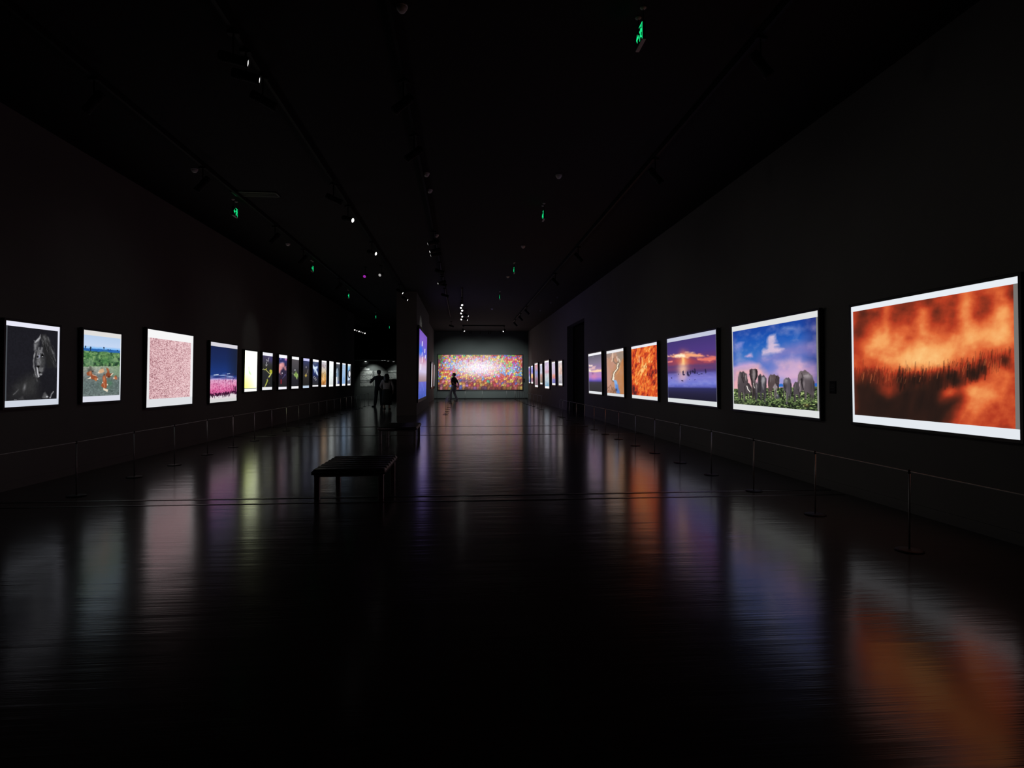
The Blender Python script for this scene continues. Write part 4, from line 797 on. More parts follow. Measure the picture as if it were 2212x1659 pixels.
def paint_crowd(P):
    V(P, 940, 760, 11.06)
    P.c[:] = (70, 52, 92)
    rs = random.Random(17)
    SAT = [(236, 120, 50), (246, 190, 60), (230, 70, 90), (240, 130, 150), (200, 60, 130), (130, 200, 80), (250, 220, 110), (226, 90, 60), (190, 110, 200), (110, 120, 220), (240, 160, 120), (80, 180, 140), (200, 70, 60)]
    GLARE = [(255, 232, 244), (246, 206, 236), (232, 214, 250), (255, 236, 214), (206, 218, 252), (246, 186, 220), (255, 250, 250), (250, 226, 240)]  # tints for the centre, washed out by painted spotlight
    items = []
    y = 60
    while y < 900:
        t = (y - 60) / 840.0
        rx = 24 + 18 * abs(t - .35) * 1.5 if t < .75 else 44
        x = 70 + rs.uniform(0, 30)
        while x < 2100:
            items.append((x + rs.uniform(-14, 14), y + rs.uniform(-14, 14), rx * rs.uniform(.8, 1.2), rx * rs.uniform(1.0, 1.45)))
            x += rx * 1.5
        y += rx * 1.15
    for x, y, rx, ry in items:
        d = math.hypot((x - 1050) / 820, (y - 380) / 330)
        left_blue = math.exp(-((x - 480) / 260) ** 2 - ((y - 310) / 90) ** 2) + math.exp(-((x - 1850) / 260) ** 2 - ((y - 480) / 110) ** 2)
        c = rs.choice(SAT)
        if rs.random() < left_blue * .7: c = rs.choice([(120, 170, 236), (150, 180, 240), (90, 130, 220), (190, 190, 245)])
        if y > 600 and rs.random() < .75: c = rs.choice([(226, 96, 60), (236, 150, 60), (200, 60, 70), (150, 70, 110), (230, 120, 110), (170, 90, 60), (236, 190, 80)])
        p = rs.choice(GLARE); k = max(0, min(1, 1.0 - d * .86)); k = k * k * (3 - 2 * k)  # heads pale towards the centre: spotlight overexposure put into the colour
        c = [c[i] * (1 - k) + p[i] * k for i in range(3)]
        dk = 1.0 - .45 * max(0, min(1, (y - 640) / 250)) * rs.uniform(.3, 1) - .4 * max(0, 1 - (x - 70) / 180) * rs.uniform(.3, 1) - .35 * max(0, (x - 1900) / 190) * rs.uniform(.2, 1)
        m_ = sum(c) / 3; c = [(v * .84 + m_ * .16) * dk * (1 - .22 * max(0, (170 - y) / 110)) for v in c]
        P.disc(x, y + ry * .12, rx * 1.08, ry * 1.08, [v * (.40 + .36 * k) for v in c], .9, .25)
        P.disc(x, y, rx, ry, c, .95, .35)
        P.blob(x - rx * .15, y - ry * .25, rx * .5, ry * .5, [min(255, v * 1.25 + 24) for v in c], .75)
    P.blob(700, 900, 500, 50, (40, 24, 34), .5); P.blob(1500, 880, 500, 60, (50, 26, 30), .5)
    P.blob(620, 690, 190, 34, (40, 70, 150), .55); P.blob(470, 590, 60, 60, (44, 60, 150), .4); P.blob(120, 150, 70, 120, (44, 60, 34), .55); P.blob(2000, 720, 60, 60, (90, 60, 70), .5)
def crowd_glare(P, arr):
    k = P.g(1080, 400, 560, 190)
    return arr * (.94 + .22 * k)[..., None]  # centre glows brighter, imitating the spotlights on it
framed('very wide photo of countless colourful balloon-like heads on the end wall', 'F', [(946.8, 767.0), (1128.2, 767.0), (946.8, 841.8), (1128.2, 841.8)], (0, 0, 0, 0), paint_crowd, lean=0.0, res=2.2, frame_w=.07, hdr=crowd_glare)

# caption plates
def plate(label, loc, rz, wd, hg, m=M_BLACK):
    o = thing('caption_plate', label, 'sign', loc, (0, 0, rz))
    MB().box(-wd / 2, wd / 2, -.012, 0, 0, hg).build('plate', m, o, bevel=.002)
    t = MB()
    for i in range(5): t.box(-wd * .38, wd * (.36 if i % 2 else .28), -.0135, -.012, hg * (.2 + .13 * i), hg * (.24 + .13 * i))
    t.build('caption_lines', M_CLOTHGREY, o)
    return o
xp = on_front(1131.5, YFAR); plate('small dark caption plate on end wall beside the crowd picture', (xp, YFAR + .002, zat(826, xp, YFAR)), 0, .17, .26)
yp = on_wall(1800, XR); plate('small dark caption plate between elephant and fire photos', (XR + .002, yp, zat(850, XR, yp)), -math.pi / 2, .12, .15)
yp = on_wall(591, XL); plate('small dark caption plate beside the frog photo', (XL - .002, yp, zat(836, XL, yp)), math.pi / 2, .12, .16)

# ------------------------------------------------------------------ barriers
PH = 0.632   # post height
def make_stanchion():
    o = thing('stanchion', '', 'barrier post')
    MB().lathe([(.098, 0), (.100, .004), (.098, .009), (.06, .013), (.012, .016)], 32).build('base', M_BLACK, o)
    MB().lathe([(.0072, .012), (.0072, PH - .03)], 12).build('post', M_STEEL, o)
    MB().lathe([(.0085, PH - .034), (.010, PH - .028), (.010, PH - .008), (.006, PH)], 12).build('cord_holder', M_BLACK, o)
    return o
ST = {'o': make_stanchion(), 'used': False}
def stanchion(x, y, label, group):
    if not ST['used']:
        ST['used'] = True; o = ST['o']; o.location = (x, y, 0); tag(o, label, 'barrier post', group); return o
    return dup(ST['o'], (x, y, 0), (0, 0, 0), label, group)
def cord(label, pts, sag=0.0):
    q = []
    for a, b in zip(pts[:-1], pts[1:]):
        a, b = Vector(a), Vector(b)
        for k in range(4):
            t = k / 4; q.append(a.lerp(b, t) - Vector((0, 0, sag * 4 * t * (1 - t))))
    q.append(Vector(pts[-1]))
    o = MB().tube(q, .0042, 6).build('barrier_cord', M_CORD); return tag(o, label, 'barrier cord')
ZT = PH - .016
# right wall row
XRAIL = at_level(1628, 1061, 0).x
ys = [at_level(x, y, 0).y for x, y in [(1968, 1190), (1763, 1112), (1628, 1061), (1533, 1026), (1464, 1000), (1411, 979), (1369, 963), (1333.8, 949)]]
step = (ys[-1] - ys[0]) / 7
yend = at_level(1210, 863, ZT).y
y = ys[-1] + step
while y < yend - .3: ys.append(y); y += step
ys.append(yend - .05)
for i, yy in enumerate(ys): stanchion(XRAIL, yy, '%s slim black barrier post in the near row by right wall' % (ORD[i].capitalize() if i else 'Nearest'), 'posts of the near right barrier')
cord('thin grey cord along the near row of posts by right wall', [(XRAIL, ys[0] - step * 1.6, ZT)] + [(XRAIL, yy, ZT) for yy in ys])
# right wall, far row, turning along the end wall
xe = XRAIL
y0 = at_level(1166, 855, ZT).y; yF = YFAR - 1.0
fy = list(np.arange(y0 + .1, yF - .5, 1.45)) + [yF]
for i, yy in enumerate(fy): stanchion(xe, yy, '%s slim black barrier post in the far right row, beyond the dark opening' % ORD[i].capitalize(), 'posts of the far right barrier')
cord('grey cord on the far right posts beyond the dark opening', [(xe, y0 - .25, ZT)] + [(xe, yy, ZT) for yy in fy])
fx = [on_front(p, yF) for p in (1094.5, 1041.5, 1005)]
for i, xx in enumerate(fx): stanchion(xx, yF, '%s from the right of three barrier posts before the crowd picture' % ['First', 'Second', 'Third'][i], 'posts before the end wall picture')
cord('dark cord stretched before the end wall picture', [(xe, yF, ZT - .03)] + [(xx, yF, ZT - .03) for xx in fx])
# left wall row
lp = [at_level(x, y, 0) for x, y in [(165, 1071.7), (290, 1031), (377, 1005), (448, 982), (504, 966), (550, 952)]]
lst = [(p.x, p.y) for p in lp]
sx = -4.74 * .95; y = lst[-1][1]; st_ = (lst[-1][1] - lst[0][1]) / 5; xl0 = lst[-1][0]
while y + st_ < 32:
    y += st_; lst.append((xl0 + (-4.80 - xl0) * (y - lst[5][1]) / (32 - lst[5][1]), y))
for i, (xx, yy) in enumerate(lst):
    stanchion(xx, yy, '%s slim black barrier post in the row by left wall' % ORD[i].capitalize(), 'posts of the left barrier')
cord('thin grey cord along the row of posts by left wall', [(lst[0][0] + .02, lst[0][1] - st_ * 2.2, ZT)] + [(a, b, ZT) for a, b in lst])
# partition row and its return across the far bay
XP = at_level(962, 896, 0).x
py_ = [at_level(962, v, 0).y for v in (896, 892.5, 889, 885, 880.5, 872)]
for i, yy in enumerate(py_): stanchion(XP, yy, '%s barrier post in the row before the partition picture' % ORD[i].capitalize(), 'posts before the partition')
cord('cord on the posts before the blue partition picture', [(XP, yy, ZT) for yy in py_])
yq = at_level(950, 846.4, ZT).y
qx = [on_front(v, yq) for v in (969.5, 944)]
for i, xx in enumerate(qx): stanchion(xx, yq, '%s barrier post left of the strolling person' % ['Nearer', 'Farther'][i], 'posts across the far bay')
cord('cord stretched left of the strolling person', [(xx, yq, ZT) for xx in qx])

# ------------------------------------------------------------------ benches
def make_bench(label, pfl, pfr, pyb, zt=.345):
    a = at_level(pfl[0], pfl[1], zt); b = at_level(pfr[0], pfr[1], zt); yb = at_level(780, pyb, zt).y
    x0, x1 = a.x, b.x; y0 = (a.y + b.y) / 2; wd = x1 - x0; dp = yb - y0
    o = thing('bench', label, 'bench', ((x0 + x1) / 2, (y0 + yb) / 2, 0))
    n = 7; mb = MB(); prof = []
    # cushion: seven stitched channels across the length
    vs = []; fs = []; N = n * 8
    for i in range(N + 1):
        t = i / N; yy = -dp / 2 + dp * t; bump = abs(math.sin(math.pi * t * n)) ** .5 * .016
        vs += [(-wd / 2, yy, zt - .062), (-wd / 2, yy, zt - .03 + bump * .5), (-wd / 2 + .02, yy, zt - .016 + bump), (wd / 2 - .02, yy, zt - .016 + bump), (wd / 2, yy, zt - .03 + bump * .5), (wd / 2, yy, zt - .062)]
    for i in range(N):
        for k in range(6):
            j = (k + 1) % 6; fs.append((i * 6 + k, i * 6 + j, (i + 1) * 6 + j, (i + 1) * 6 + k))
    fs.append(tuple(range(6))); fs.append(tuple(N * 6 + k for k in range(5, -1, -1)))
    mb.add(vs, fs, True).build('cushion', M_LEATHER, o)
    MB().box(-wd / 2 + .02, wd / 2 - .02, -dp / 2 + .02, dp / 2 - .02, zt - .086, zt - .062).build('seat_frame', M_STEEL, o, bevel=.004)
    for sx in (-1, 1):
        for sy in (-1, 1):
            cx, cy = sx * (wd / 2 - .05), sy * (dp / 2 - .06)
            MB().box(cx - .028, cx + .028, cy - .028, cy + .028, 0, zt - .086).build('leg', M_STEEL, o, bevel=.003)
    return o
make_bench('low black leather bench with stitched channels, middle of the hall floor', (671, 1015.2), (832.2, 1011.8), 983)
make_bench('low black leather bench standing against the dark partition end', (814.3, 923.6), (900.6, 922.0), 913.2)

# ------------------------------------------------------------------ ceiling tracks and spotlights
TZ = ZC - .05
def track(label, pts):
    o = thing('lighting_track', label, 'lighting track', (pts[0][0], pts[0][1], ZC))
    a, b = Vector(pts[0]), Vector(pts[1])
    along_x = abs(b.x - a.x) > abs(b.y - a.y)
    L = (b - a).length
    mb = MB()
    if along_x: mb.box(0, L, -.018, .018, -.055, 0)
    else: mb.box(-.018, .018, 0, L, -.055, 0)
    mb.build('rail', M_BLACK, o)
    mb = MB(); mb2 = MB()
    if along_x: mb.box(-.012, 0, -.02, .02, -.058, 0); mb2.box(L, L + .012, -.02, .02, -.058, 0)
    else: mb.box(-.02, .02, -.012, 0, -.058, 0); mb2.box(-.02, .02, L, L + .012, -.058, 0)
    mb.build('end_cap', M_STEEL, o); mb2.build('end_cap', M_STEEL, o)
    return o
T1, T2, T3, T4, T5 = -3.93, -2.12, -.64, 2.79, -.05
track('black ceiling lighting track nearest the left wall', [(T1, 1.0, 0), (T1, 29, 0)])
track('black ceiling lighting track left of centre, second from left wall', [(T2, 1.0, 0), (T2, 29.5, 0)])
track('black ceiling lighting track left of the partition line, third from left wall', [(T3, 1.0, 0), (T3, 31, 0)])
track('black ceiling lighting track nearest the right wall', [(T4, 1.0, 0), (T4, 33.5, 0)])
track('short black ceiling lighting track above the aisle before the end wall', [(T5, 21.5, 0), (T5, 31.5, 0)])
pa, pb = at_level(999, 704, TZ), at_level(1091, 704, TZ)
track('black lighting track running across the ceiling before the end wall', [(pa.x, pa.y, 0), (pb.x, pa.y, 0)])
YTR = pa.y

def make_spot(lens):
    o = thing('track_spotlight', '', 'spotlight')
    MB().box(-.03, .03, -.055, .055, -.085, -.055).build('track_adapter', M_BLACK, o, bevel=.003)
    MB().lathe([(.009, -.30), (.009, -.085)], 10).build('stem', M_BLACK, o)
    hb = MB()
    # housing along local -y (front) , pivots at its centre
    hb.lathe([(.030, .13), (.044, .125), (.046, .10), (.046, -.10), (.050, -.105), (.050, -.14), (.043, -.14), (.042, -.112)], 24, 'y')
    for k in range(5): hb.lathe([(.050, .03 + k * .018), (.050, .037 + k * .018)], 24, 'y')
    h = hb.build('housing', M_BLACK, o, loc=(0, 0, -.31))
    MB().lathe([(.041, -.113), (.039, -.122), (.02, -.126)], 24, 'y').build('lens', lens, h)
    return o
PROTO = {}
SPOTN = {}
def spot(px, py, tx, aim, label, lens=M_LENS, drop=.36, group=None, y=None):
    """px, py: where its lens shows; tx: x of its track; aim: direction it throws light"""
    z = ZC - drop
    p = at_level(px, py, z)
    if y is not None: p.y = y
    d = Vector(aim).normalized()
    pan = math.atan2(d.x, -d.y)      # local -y turned to the aim
    tilt = math.asin(-d.z)
    yy = p.y - d.y * .14
    x = tx if tx is not None else p.x - d.x * .14
    key = lens.name
    if key not in PROTO:
        o = PROTO[key] = make_spot(lens); o.location = (x, yy, ZC); o.rotation_euler = (0, 0, pan); tag(o, label, 'spotlight', group)
    else:
        o = dup(PROTO[key], (x, yy, ZC), (0, 0, pan), label, group)
    for c in o.children:
        if c.name.startswith('housing'): c.rotation_euler = (tilt, 0, 0)
    return o
R_, Lf = (.95, -.12, -.30), (-.9, -.3, -.3)
for i, (px, py) in enumerate([(554, 143), (573, 179)]):
    spot(px, py, T2, (.97, .10, -.20), 'lit black track spotlight, %s of the near pair left of centre' % ['nearer', 'farther'][i], group='near lit spotlights')
spot(596, 235, T2, (.8, .62, -.25), 'unlit-looking black spotlight just behind the near lit pair', group='dark spotlights left of centre')
spot(748, 440, T2, (.8, .62, -.25), 'dark spotlight before the single lit lamp on the left-centre track', group='dark spotlights left of centre')
for i, (px, py, a) in enumerate([(767, 477, (.75, -.5, -.3)), (813, 549, (.75, -.5, -.3)), (842, 632, (.8, -.3, -.5)), (854, 647, (.8, -.3, -.5))]):
    spot(px, py, T2, a, 'lit spotlight on the left-centre track, %s beyond the near pair' % ['first', 'second', 'third', 'last'][i], group='lit spotlights of the left-centre track')
spot(820, 595, None, (-.2, -.9, -.3), 'tiny lit spotlight near the purple lamp', lens=M_LENSDIM)
spot(787, 598, None, (-.1, -.95, -.3), 'small lamp with a purple lens on the ceiling', lens=M_LENSVIO)
for i, (px, py) in enumerate([(232, 232), (459, 405), (607, 520), (660, 565), (722, 622)]):
    spot(px, py, T1, (-.72, .1, -.75), 'dark spotlight pointing at left wall, %s on the left track' % ORD[i], group='spotlights of the left track')
for i, (px, py) in enumerate([(1622, 150), (1397, 387), (1230, 560), (1183, 612), (1126, 676), (1114, 690), (1103, 702)]):
    spot(px, py, T4, (.72, .1, -.75), 'dark spotlight pointing at right wall, %s on the right track' % ORD[i], group='spotlights of the right track')
for i, (px, py) in enumerate([(832, 240), (884, 345)]):
    spot(px, py, T3, (-.75, .6, -.3), 'dark spotlight on the third track, %s' % ['nearest', 'second nearest'][i], group='dark spotlights of the third track')
for i, (px, py, a) in enumerate([(919, 528, Lf), (924.5, 545, Lf), (934.5, 553, Lf), (958.5, 590, R_), (934.5, 613, Lf), (963, 617.5, R_), (965.5, 641, R_), (974, 706, R_)]):
    spot(px, py, T3, a, 'small lit spotlight on the third track, %s from the camera' % (['first'] + ORD[1:])[i], lens=M_LENSDIM if i in (0, 2) else M_LENS, group='lit spotlights of the third track')
for i, (px, py) in enumerate([(998, 659), (998, 665), (998, 671), (999, 677), (998, 684), (999, 690)]):
    spot(px, py, T5, (-.25 if i % 2 else .15, -.9, -.42), 'bright spotlight in the cluster above the aisle, %s of six' % (['nearest'] + ORD[1:])[i], group='spotlight cluster above the aisle')
for i, (px, py) in enumerate([(1012, 683), (1010, 691.5)]):
    spot(px, py, None, (.8, -.4, -.4), 'lit spotlight right of the bright cluster, %s' % ['upper', 'lower'][i])
for i, (px, lens) in enumerate([(1005, M_LENS), (1085, M_LENS)]):
    spot(px, 713.5, on_front([1001, 1089][i], YTR), [(.45, -.7, -.5), (-.45, -.7, -.5)][i], 'lit spotlight at the %s end of the cross track' % ['left', 'right'][i], lens=lens, y=YTR - .14)
for i, px in enumerate([995, 1004, 1014.5, 1018, 1037, 1055.5, 1059.5, 1081]):
    spot(px, 725, None, (.1 if i % 2 else -.1, .5, -.85), 'faint small spotlight in the row before the end wall, %s from left' % (['first'] + ORD[1:])[i], lens=M_LENSDIM, group='faint spotlights before the end wall').scale = (.55, .55, .55)

for i, px in enumerate([765, 769.5, 774.5, 778.5, 782.5, 787]):
    yy = 36.0 + .5 * i
    spot(px, 716 + i, on_front(px, yy), (.25, -.85, -.45), 'small lit spotlight in the slanting row above the left bay, %s from left' % (['first'] + ORD[1:])[i], lens=M_LENS if i in (0, 2, 5) else M_LENSDIM, group='spotlights above the left bay', y=yy)

# light of the lamps seen to light something, and fill added for the near walls
def spot_light(name, loc, target, watts, angle, blend=.8, color=(1, .97, .93), r=.04):
    d = bpy.data.lights.new(name, 'SPOT'); d.energy = watts; d.spot_size = math.radians(angle); d.spot_blend = blend; d.color = color; d.shadow_soft_size = r
    o = bpy.data.objects.new(name, d); COL.objects.link(o); o.location = loc
    o.rotation_euler = (Vector(target) - Vector(loc)).to_track_quat('-Z', 'Y').to_euler()
    return o
for xx in (-.2, 1.3, 2.8):
    spot_light('spot_beam', (xx, YTR - .1, ZC - .45), (xx, YFAR, 1.45), 400, 64, .95, (.93, 1, .98))
ylow = at_level(790, 778, ZLOW - .02).y
for i, (px, wt) in enumerate([(789.8, 80), (850.3, 44)]):
    p = at_level(px, 778.5, ZLOW - .02)
    spot_light('spot_beam', (p.x, YTEXT - .9, ZLOW - .06), (p.x + (.15 if i == 0 else 0), YTEXT, 1.45), wt, 86, .9, (.97, 1, .95))
spot_light('spot_beam', (-.7, (PY0 + PY1) / 2 - 1.0, ZC - .4), (PX1, (PY0 + PY1) / 2 - 2.0, 3.1), 22, 60, 1, (1, 1, .96))
spot_light('spot_beam', (T2, YLEND - 2, ZC - .4), (XL, YLEND - .3, 2.4), 28, 16, .6, (1, 1, .97))
for yy in (5.2, 8.6, 13.0):  # soft fill added to brighten the near right wall
    spot_light('spot_beam', (T2, yy + .3, ZC - .62), (XR, yy, 1.25), 22, 62, 1.0, (1, .96, .88), r=.25)
for yy in (5.6, 9.5, 14.5, 20.5):  # soft fill added along the left wall to brighten it
    spot_light('spot_beam', (T3, yy + .2, ZC - .62), (XL, yy, 1.25), 14, 66, 1.0, (1, 1, .95), r=.25)
yl = on_wall(543, XL)
spot_light('spot_beam', (T2, yl - .2, ZC - .4), (XL, yl, 2.35), 16, 24, .9, (1, 1, .95))

# recessed downlights in the low ceiling by the text panels
def downlight(px, py, lens, label):
    p = at_level(px, py + 1.4, ZLOW)
    o = thing('downlight', label, 'ceiling light', (p.x, p.y, ZLOW))
    MB().lathe([(.095, 0), (.098, -.010), (.08, -.018), (.075, -.006)], 24).build('trim_ring', M_BLACK, o)
    MB().lathe([(.072, -.006), (.068, -.026), (.03, -.034)], 24).build('lens', lens, o)
for i, (px, py, ln, lb) in enumerate([(789.8, 778.8, M_LENS, 'bright round downlight above the left text panel'), (825.7, 776.8, M_LENSDIM, 'faint downlight above the tall standing person, left of four'), (831, 776.4, M_LENSDIM, 'faint downlight above the tall standing person, second of four'),
                                  (838.5, 777.8, M_LENSDIM, 'faint downlight above the long-haired person, third of four'), (850.3, 778.8, M_LENSDIM, 'faint downlight nearest the partition, last of four')]):
    downlight(px, py, ln, lb)

# smoke detectors, sprinklers and a vent
def detector(px, py, label, r=.05):
    p = at_level(px, py, ZC - .03)
    o = thing('smoke_detector', label, 'smoke detector', (p.x, p.y, ZC))
    MB().lathe([(r * 1.05, 0), (r * 1.05, -.014)], 24).build('mounting_plate', M_WHITEPL, o)
    MB().lathe([(r * .95, -.014), (r * .9, -.03), (r * .55, -.055), (r * .3, -.058)], 24).build('dome', M_WHITEPL, o)
for px, py, lb in [(868, 20, 'white cone smoke detector at the top edge, nearest on the ceiling'), (921, 378, 'white smoke detector left of centre, beside the third track'), (1207, 382, 'white smoke detector right of centre, above the second green sign'),
                   (1130, 534, 'white smoke detector right of centre, between second and third green signs'), (1097, 599, 'white smoke detector just below the third right green sign'), (420, 369, 'smoke detector between left wall and left track, nearest'),
                   (622, 529, 'smoke detector between left wall and left track, farther'), (1063, 668, 'small white detector before the end wall, right of the spotlight cluster'), (928, 413.5, 'flat pale detector below the one beside the third track'), (943, 510, 'flat pale detector above the small lit spotlights of the third track')]:
    detector(px, py, lb)
def sprinkler(px, py, label):
    p = at_level(px, py, ZC - .04)
    o = thing('ceiling_sprinkler', label, 'sprinkler', (p.x, p.y, ZC))
    MB().lathe([(.03, .003), (.03, 0), (.028, -.008)], 16).build('escutcheon', M_WHITEPL, o)
    MB().lathe([(.008, -.008), (.008, -.05)], 8).build('nozzle', M_STEEL, o)
    MB().lathe([(.022, -.05), (.022, -.054)], 16).build('deflector', M_WHITEPL, o)
for i, (px, py) in enumerate([(1204, 644), (1190, 655), (1167, 672)]): sprinkler(px, py, 'tiny ceiling sprinkler near right wall above the dark opening, %s' % ['nearest', 'middle', 'farthest'][i])
v0, v1 = at_level(505, 418, ZC), at_level(600, 418, ZC); vb = at_level(560, 410.5, ZC)
o = thing('ceiling_vent', 'long dark slot vent across the ceiling by the left track', 'vent', ((v0.x + v1.x) / 2, (v0.y + v1.y) / 2, ZC))
vw = (v1.x - v0.x) / 2; vd = .14
MB().box(-vw, vw, -vd, -vd + .025, -.02, 0).box(-vw, vw, vd - .025, vd, -.02, 0).box(-vw, -vw + .025, -vd, vd, -.02, 0).box(vw - .025, vw, -vd, vd, -.02, 0).build('frame', M_FRAME, o)
sl = MB()
for k in range(6): sl.box(-vw + .025, vw - .025, -vd + .03 + k * .042, -vd + .045 + k * .042, -.018, -.002)
sl.build('louvre', M_FRAME, o)

# ------------------------------------------------------------------ hanging green exit signs
def make_sign():
    o = thing('exit_sign', '', 'exit sign')
    # local: length along y, face toward -x ; hangs a hand's breadth below the ceiling
    MB().box(-.014, .014, -.105, .105, -.285, -.13).build('housing', M_BLACK, o, bevel=.004)
    MB().box(-.016, .016, -.108, .108, -.297, -.285).build('bottom_rail', M_WHITEPL, o, bevel=.002)
    g = MB()
    def pol(pts):           # pts in (along, height) on the face
        pts = [(a * .62, b + .21) for a, b in pts]
        n = len(pts); g.add([(-.0165, a, b) for a, b in pts] + [(-.014, a, b) for a, b in pts], [tuple(range(n)), tuple(range(2 * n - 1, n - 1, -1))] + [(i, (i + 1) % n, n + (i + 1) % n, n + i) for i in range(n)])
    # running figure
    pol([(-.092 + .016 * math.cos(2 * math.pi * k / 12), -.360 + .016 * math.sin(2 * math.pi * k / 12)) for k in range(12)])
    pol([(-.10, -.380), (-.065, -.378), (-.055, -.430), (-.085, -.432)])
    pol([(-.065, -.382), (-.035, -.398), (-.018, -.385), (-.012, -.394), (-.036, -.413), (-.066, -.398)])
    pol([(-.10, -.382), (-.128, -.400), (-.128, -.425), (-.116, -.425), (-.115, -.406), (-.098, -.398)])
    pol([(-.075, -.428), (-.052, -.428), (-.022, -.446), (-.022, -.478), (-.038, -.478), (-.038, -.456), (-.075, -.444)])
    pol([(-.088, -.428), (-.066, -.430), (-.080, -.458), (-.125, -.474), (-.128, -.460), (-.095, -.450)])
    # arrow
    pol([(.02, -.405), (.085, -.405), (.085, -.378), (.135, -.4175), (.085, -.457), (.085, -.430), (.02, -.430)])
    # door frame
    pol([(-.155, -.345), (-.143, -.345), (-.143, -.492), (-.155, -.492)]); pol([(-.143, -.345), (0, -.345), (0, -.352), (-.143, -.352)])
    g.build('pictogram', M_GREEN, o)
    for k in (-.075, .075):
        r = MB().lathe([(.005, -.13), (.005, 0)], 8, at=(0, k, 0)).build('hanging_rod', M_BLACK, o)
        MB().lathe([(.028, 0), (.028, -.006), (.01, -.02)], 16, at=(0, k, 0)).build('ceiling_cap', M_WHITEPL, r)
    return o
ES = make_sign(); first = True
for i, (px, py) in enumerate([(1384, 78), (1174, 466), (1111, 584), (1080, 642)]):
    p = at_level(px, py, ZC - .21)
    lb = 'green running-man exit sign hanging right of centre, %s in its row' % ['nearest', 'second', 'third', 'farthest'][i]
    if first: ES.location = (p.x, p.y, ZC); tag(ES, lb, 'exit sign', 'exit signs right of centre'); first = False
    else: dup(ES, (p.x, p.y, ZC), (0, 0, 0), lb, 'exit signs right of centre')
for i, (px, py) in enumerate([(507, 458), (674, 580), (752, 639), (811, 684.5), (840.4, 707)]):
    p = at_level(px, py, ZC - .21)
    dup(ES, (p.x, p.y, ZC), (0, 0, math.pi), 'green running-man exit sign hanging by the left wall, %s in its row' % ['nearest', 'second', 'third', 'fourth', 'farthest'][i], 'exit signs by the left wall')

# ------------------------------------------------------------------ text panels
def text_canvas(nx, ny, rows, seed, bg, fg, fill=.62):
    rs = np.random.RandomState(seed); a = np.zeros((ny, nx, 3)); a[:] = bg
    rh = ny / rows
    for r in range(rows):
        y0, y1 = int(r * rh + rh * .22), int(r * rh + rh * .82)
        x = 1
        while x < nx - 3:
            wl = rs.randint(2, 5)
            if r == rows - 1 and x > nx * .55: break
            if rs.rand() < .92: a[y0:max(y1, y0 + 1), x:min(nx - 1, x + wl)] = np.array(fg) * (.75 + .25 * rs.rand())
            x += wl + 1
    return a
def text_block(parent, name, px0, py0, px1, py1, rows, seed, bg, fg, nx):
    Y = YTEXT - .014
    xa, xb = on_front(px0, Y), on_front(px1, Y); za, zb = zat(py1, (xa + xb) / 2, Y), zat(py0, (xa + xb) / 2, Y)
    arr = text_canvas(nx, rows * 6, rows, seed, bg, fg)
    o = grid_object(name, arr, xa - parent.location.x, xb - parent.location.x, za - parent.location.z, zb - parent.location.z, Y - parent.location.y, M_PANEL, parent)
    return o
def panel(label, px0, py0, px1, py1, blocks):
    Y = YTEXT; xa, xb = on_front(px0, Y), on_front(px1, Y); za, zb = zat(py1, (xa + xb) / 2, Y), zat(py0, (xa + xb) / 2, Y)
    o = thing('text_panel', label, 'sign', ((xa + xb) / 2, YTEXT - .0005, za))
    wd = (xb - xa) / 2
    MB().box(-wd, wd, -.010, 0, 0, zb - za).build('board', M_FARWALL, o)
    for b in blocks: text_block(o, *b)
    return o
BG = (.11, .125, .12); FG = (.85, .9, .87)
panel('wall text panel with white two-line title and paragraphs, left of the tall person', 776.5, 791.5, 805.8, 836, [
    ('title', 777.7, 793.2, 791, 795.6, 1, 1, (.8, .85, .83), (.95, .95, .95), 40), ('title', 777.7, 796.2, 798, 798.8, 1, 2, (.8, .85, .83), (.95, .95, .95), 60),
    ('paragraph', 778, 800.7, 805, 810, 8, 3, BG, FG, 110), ('paragraph', 778, 811.3, 805, 821.5, 9, 4, BG, FG, 110), ('paragraph', 778, 823.2, 805, 825, 2, 5, BG, FG, 110), ('paragraph', 778, 826.4, 805, 834.4, 7, 6, BG, FG, 110)])
panel('plain grey text panel directly beyond the tall person', 807.5, 800, 835.8, 835, [('paragraph', 808.5, 801, 835, 834, 26, 7, (.14, .155, .15), (.42, .45, .44), 110)])
panel('text panel above the long-haired person, nearest the partition', 837.5, 800, 858.8, 819.5, [('title', 838.3, 800.8, 858.2, 804, 2, 8, BG, FG, 90), ('paragraph', 839, 806, 858.2, 818.5, 11, 9, (.14, .155, .15), (.6, .64, .62), 90)])
# small text near the end of the left wall
ya, yb = on_wall(759.8, XL), on_wall(764.2, XL); ym = (ya + yb) / 2
o = thing('wall_lettering', 'small pale lettering at the very end of the left wall', 'sign', (XL + .002, ym, 0), (0, 0, math.pi / 2))
for k, (t0, t1, rows) in enumerate([(788.6, 791, 1), (792.3, 794.3, 1), (796.6, 798, 1), (799.4, 801, 1)]):
    z1, z0 = zat(t0, XL, ym), zat(t1, XL, ym)
    grid_object('line', text_canvas(40, 8, rows, 30 + k, (.034, .033, .031), (.55, .56, .54)), -(yb - ya) / 2, (yb - ya) / 2 * (.9 if k % 2 else .4), z0, z1, -.002, M_PANEL, o)
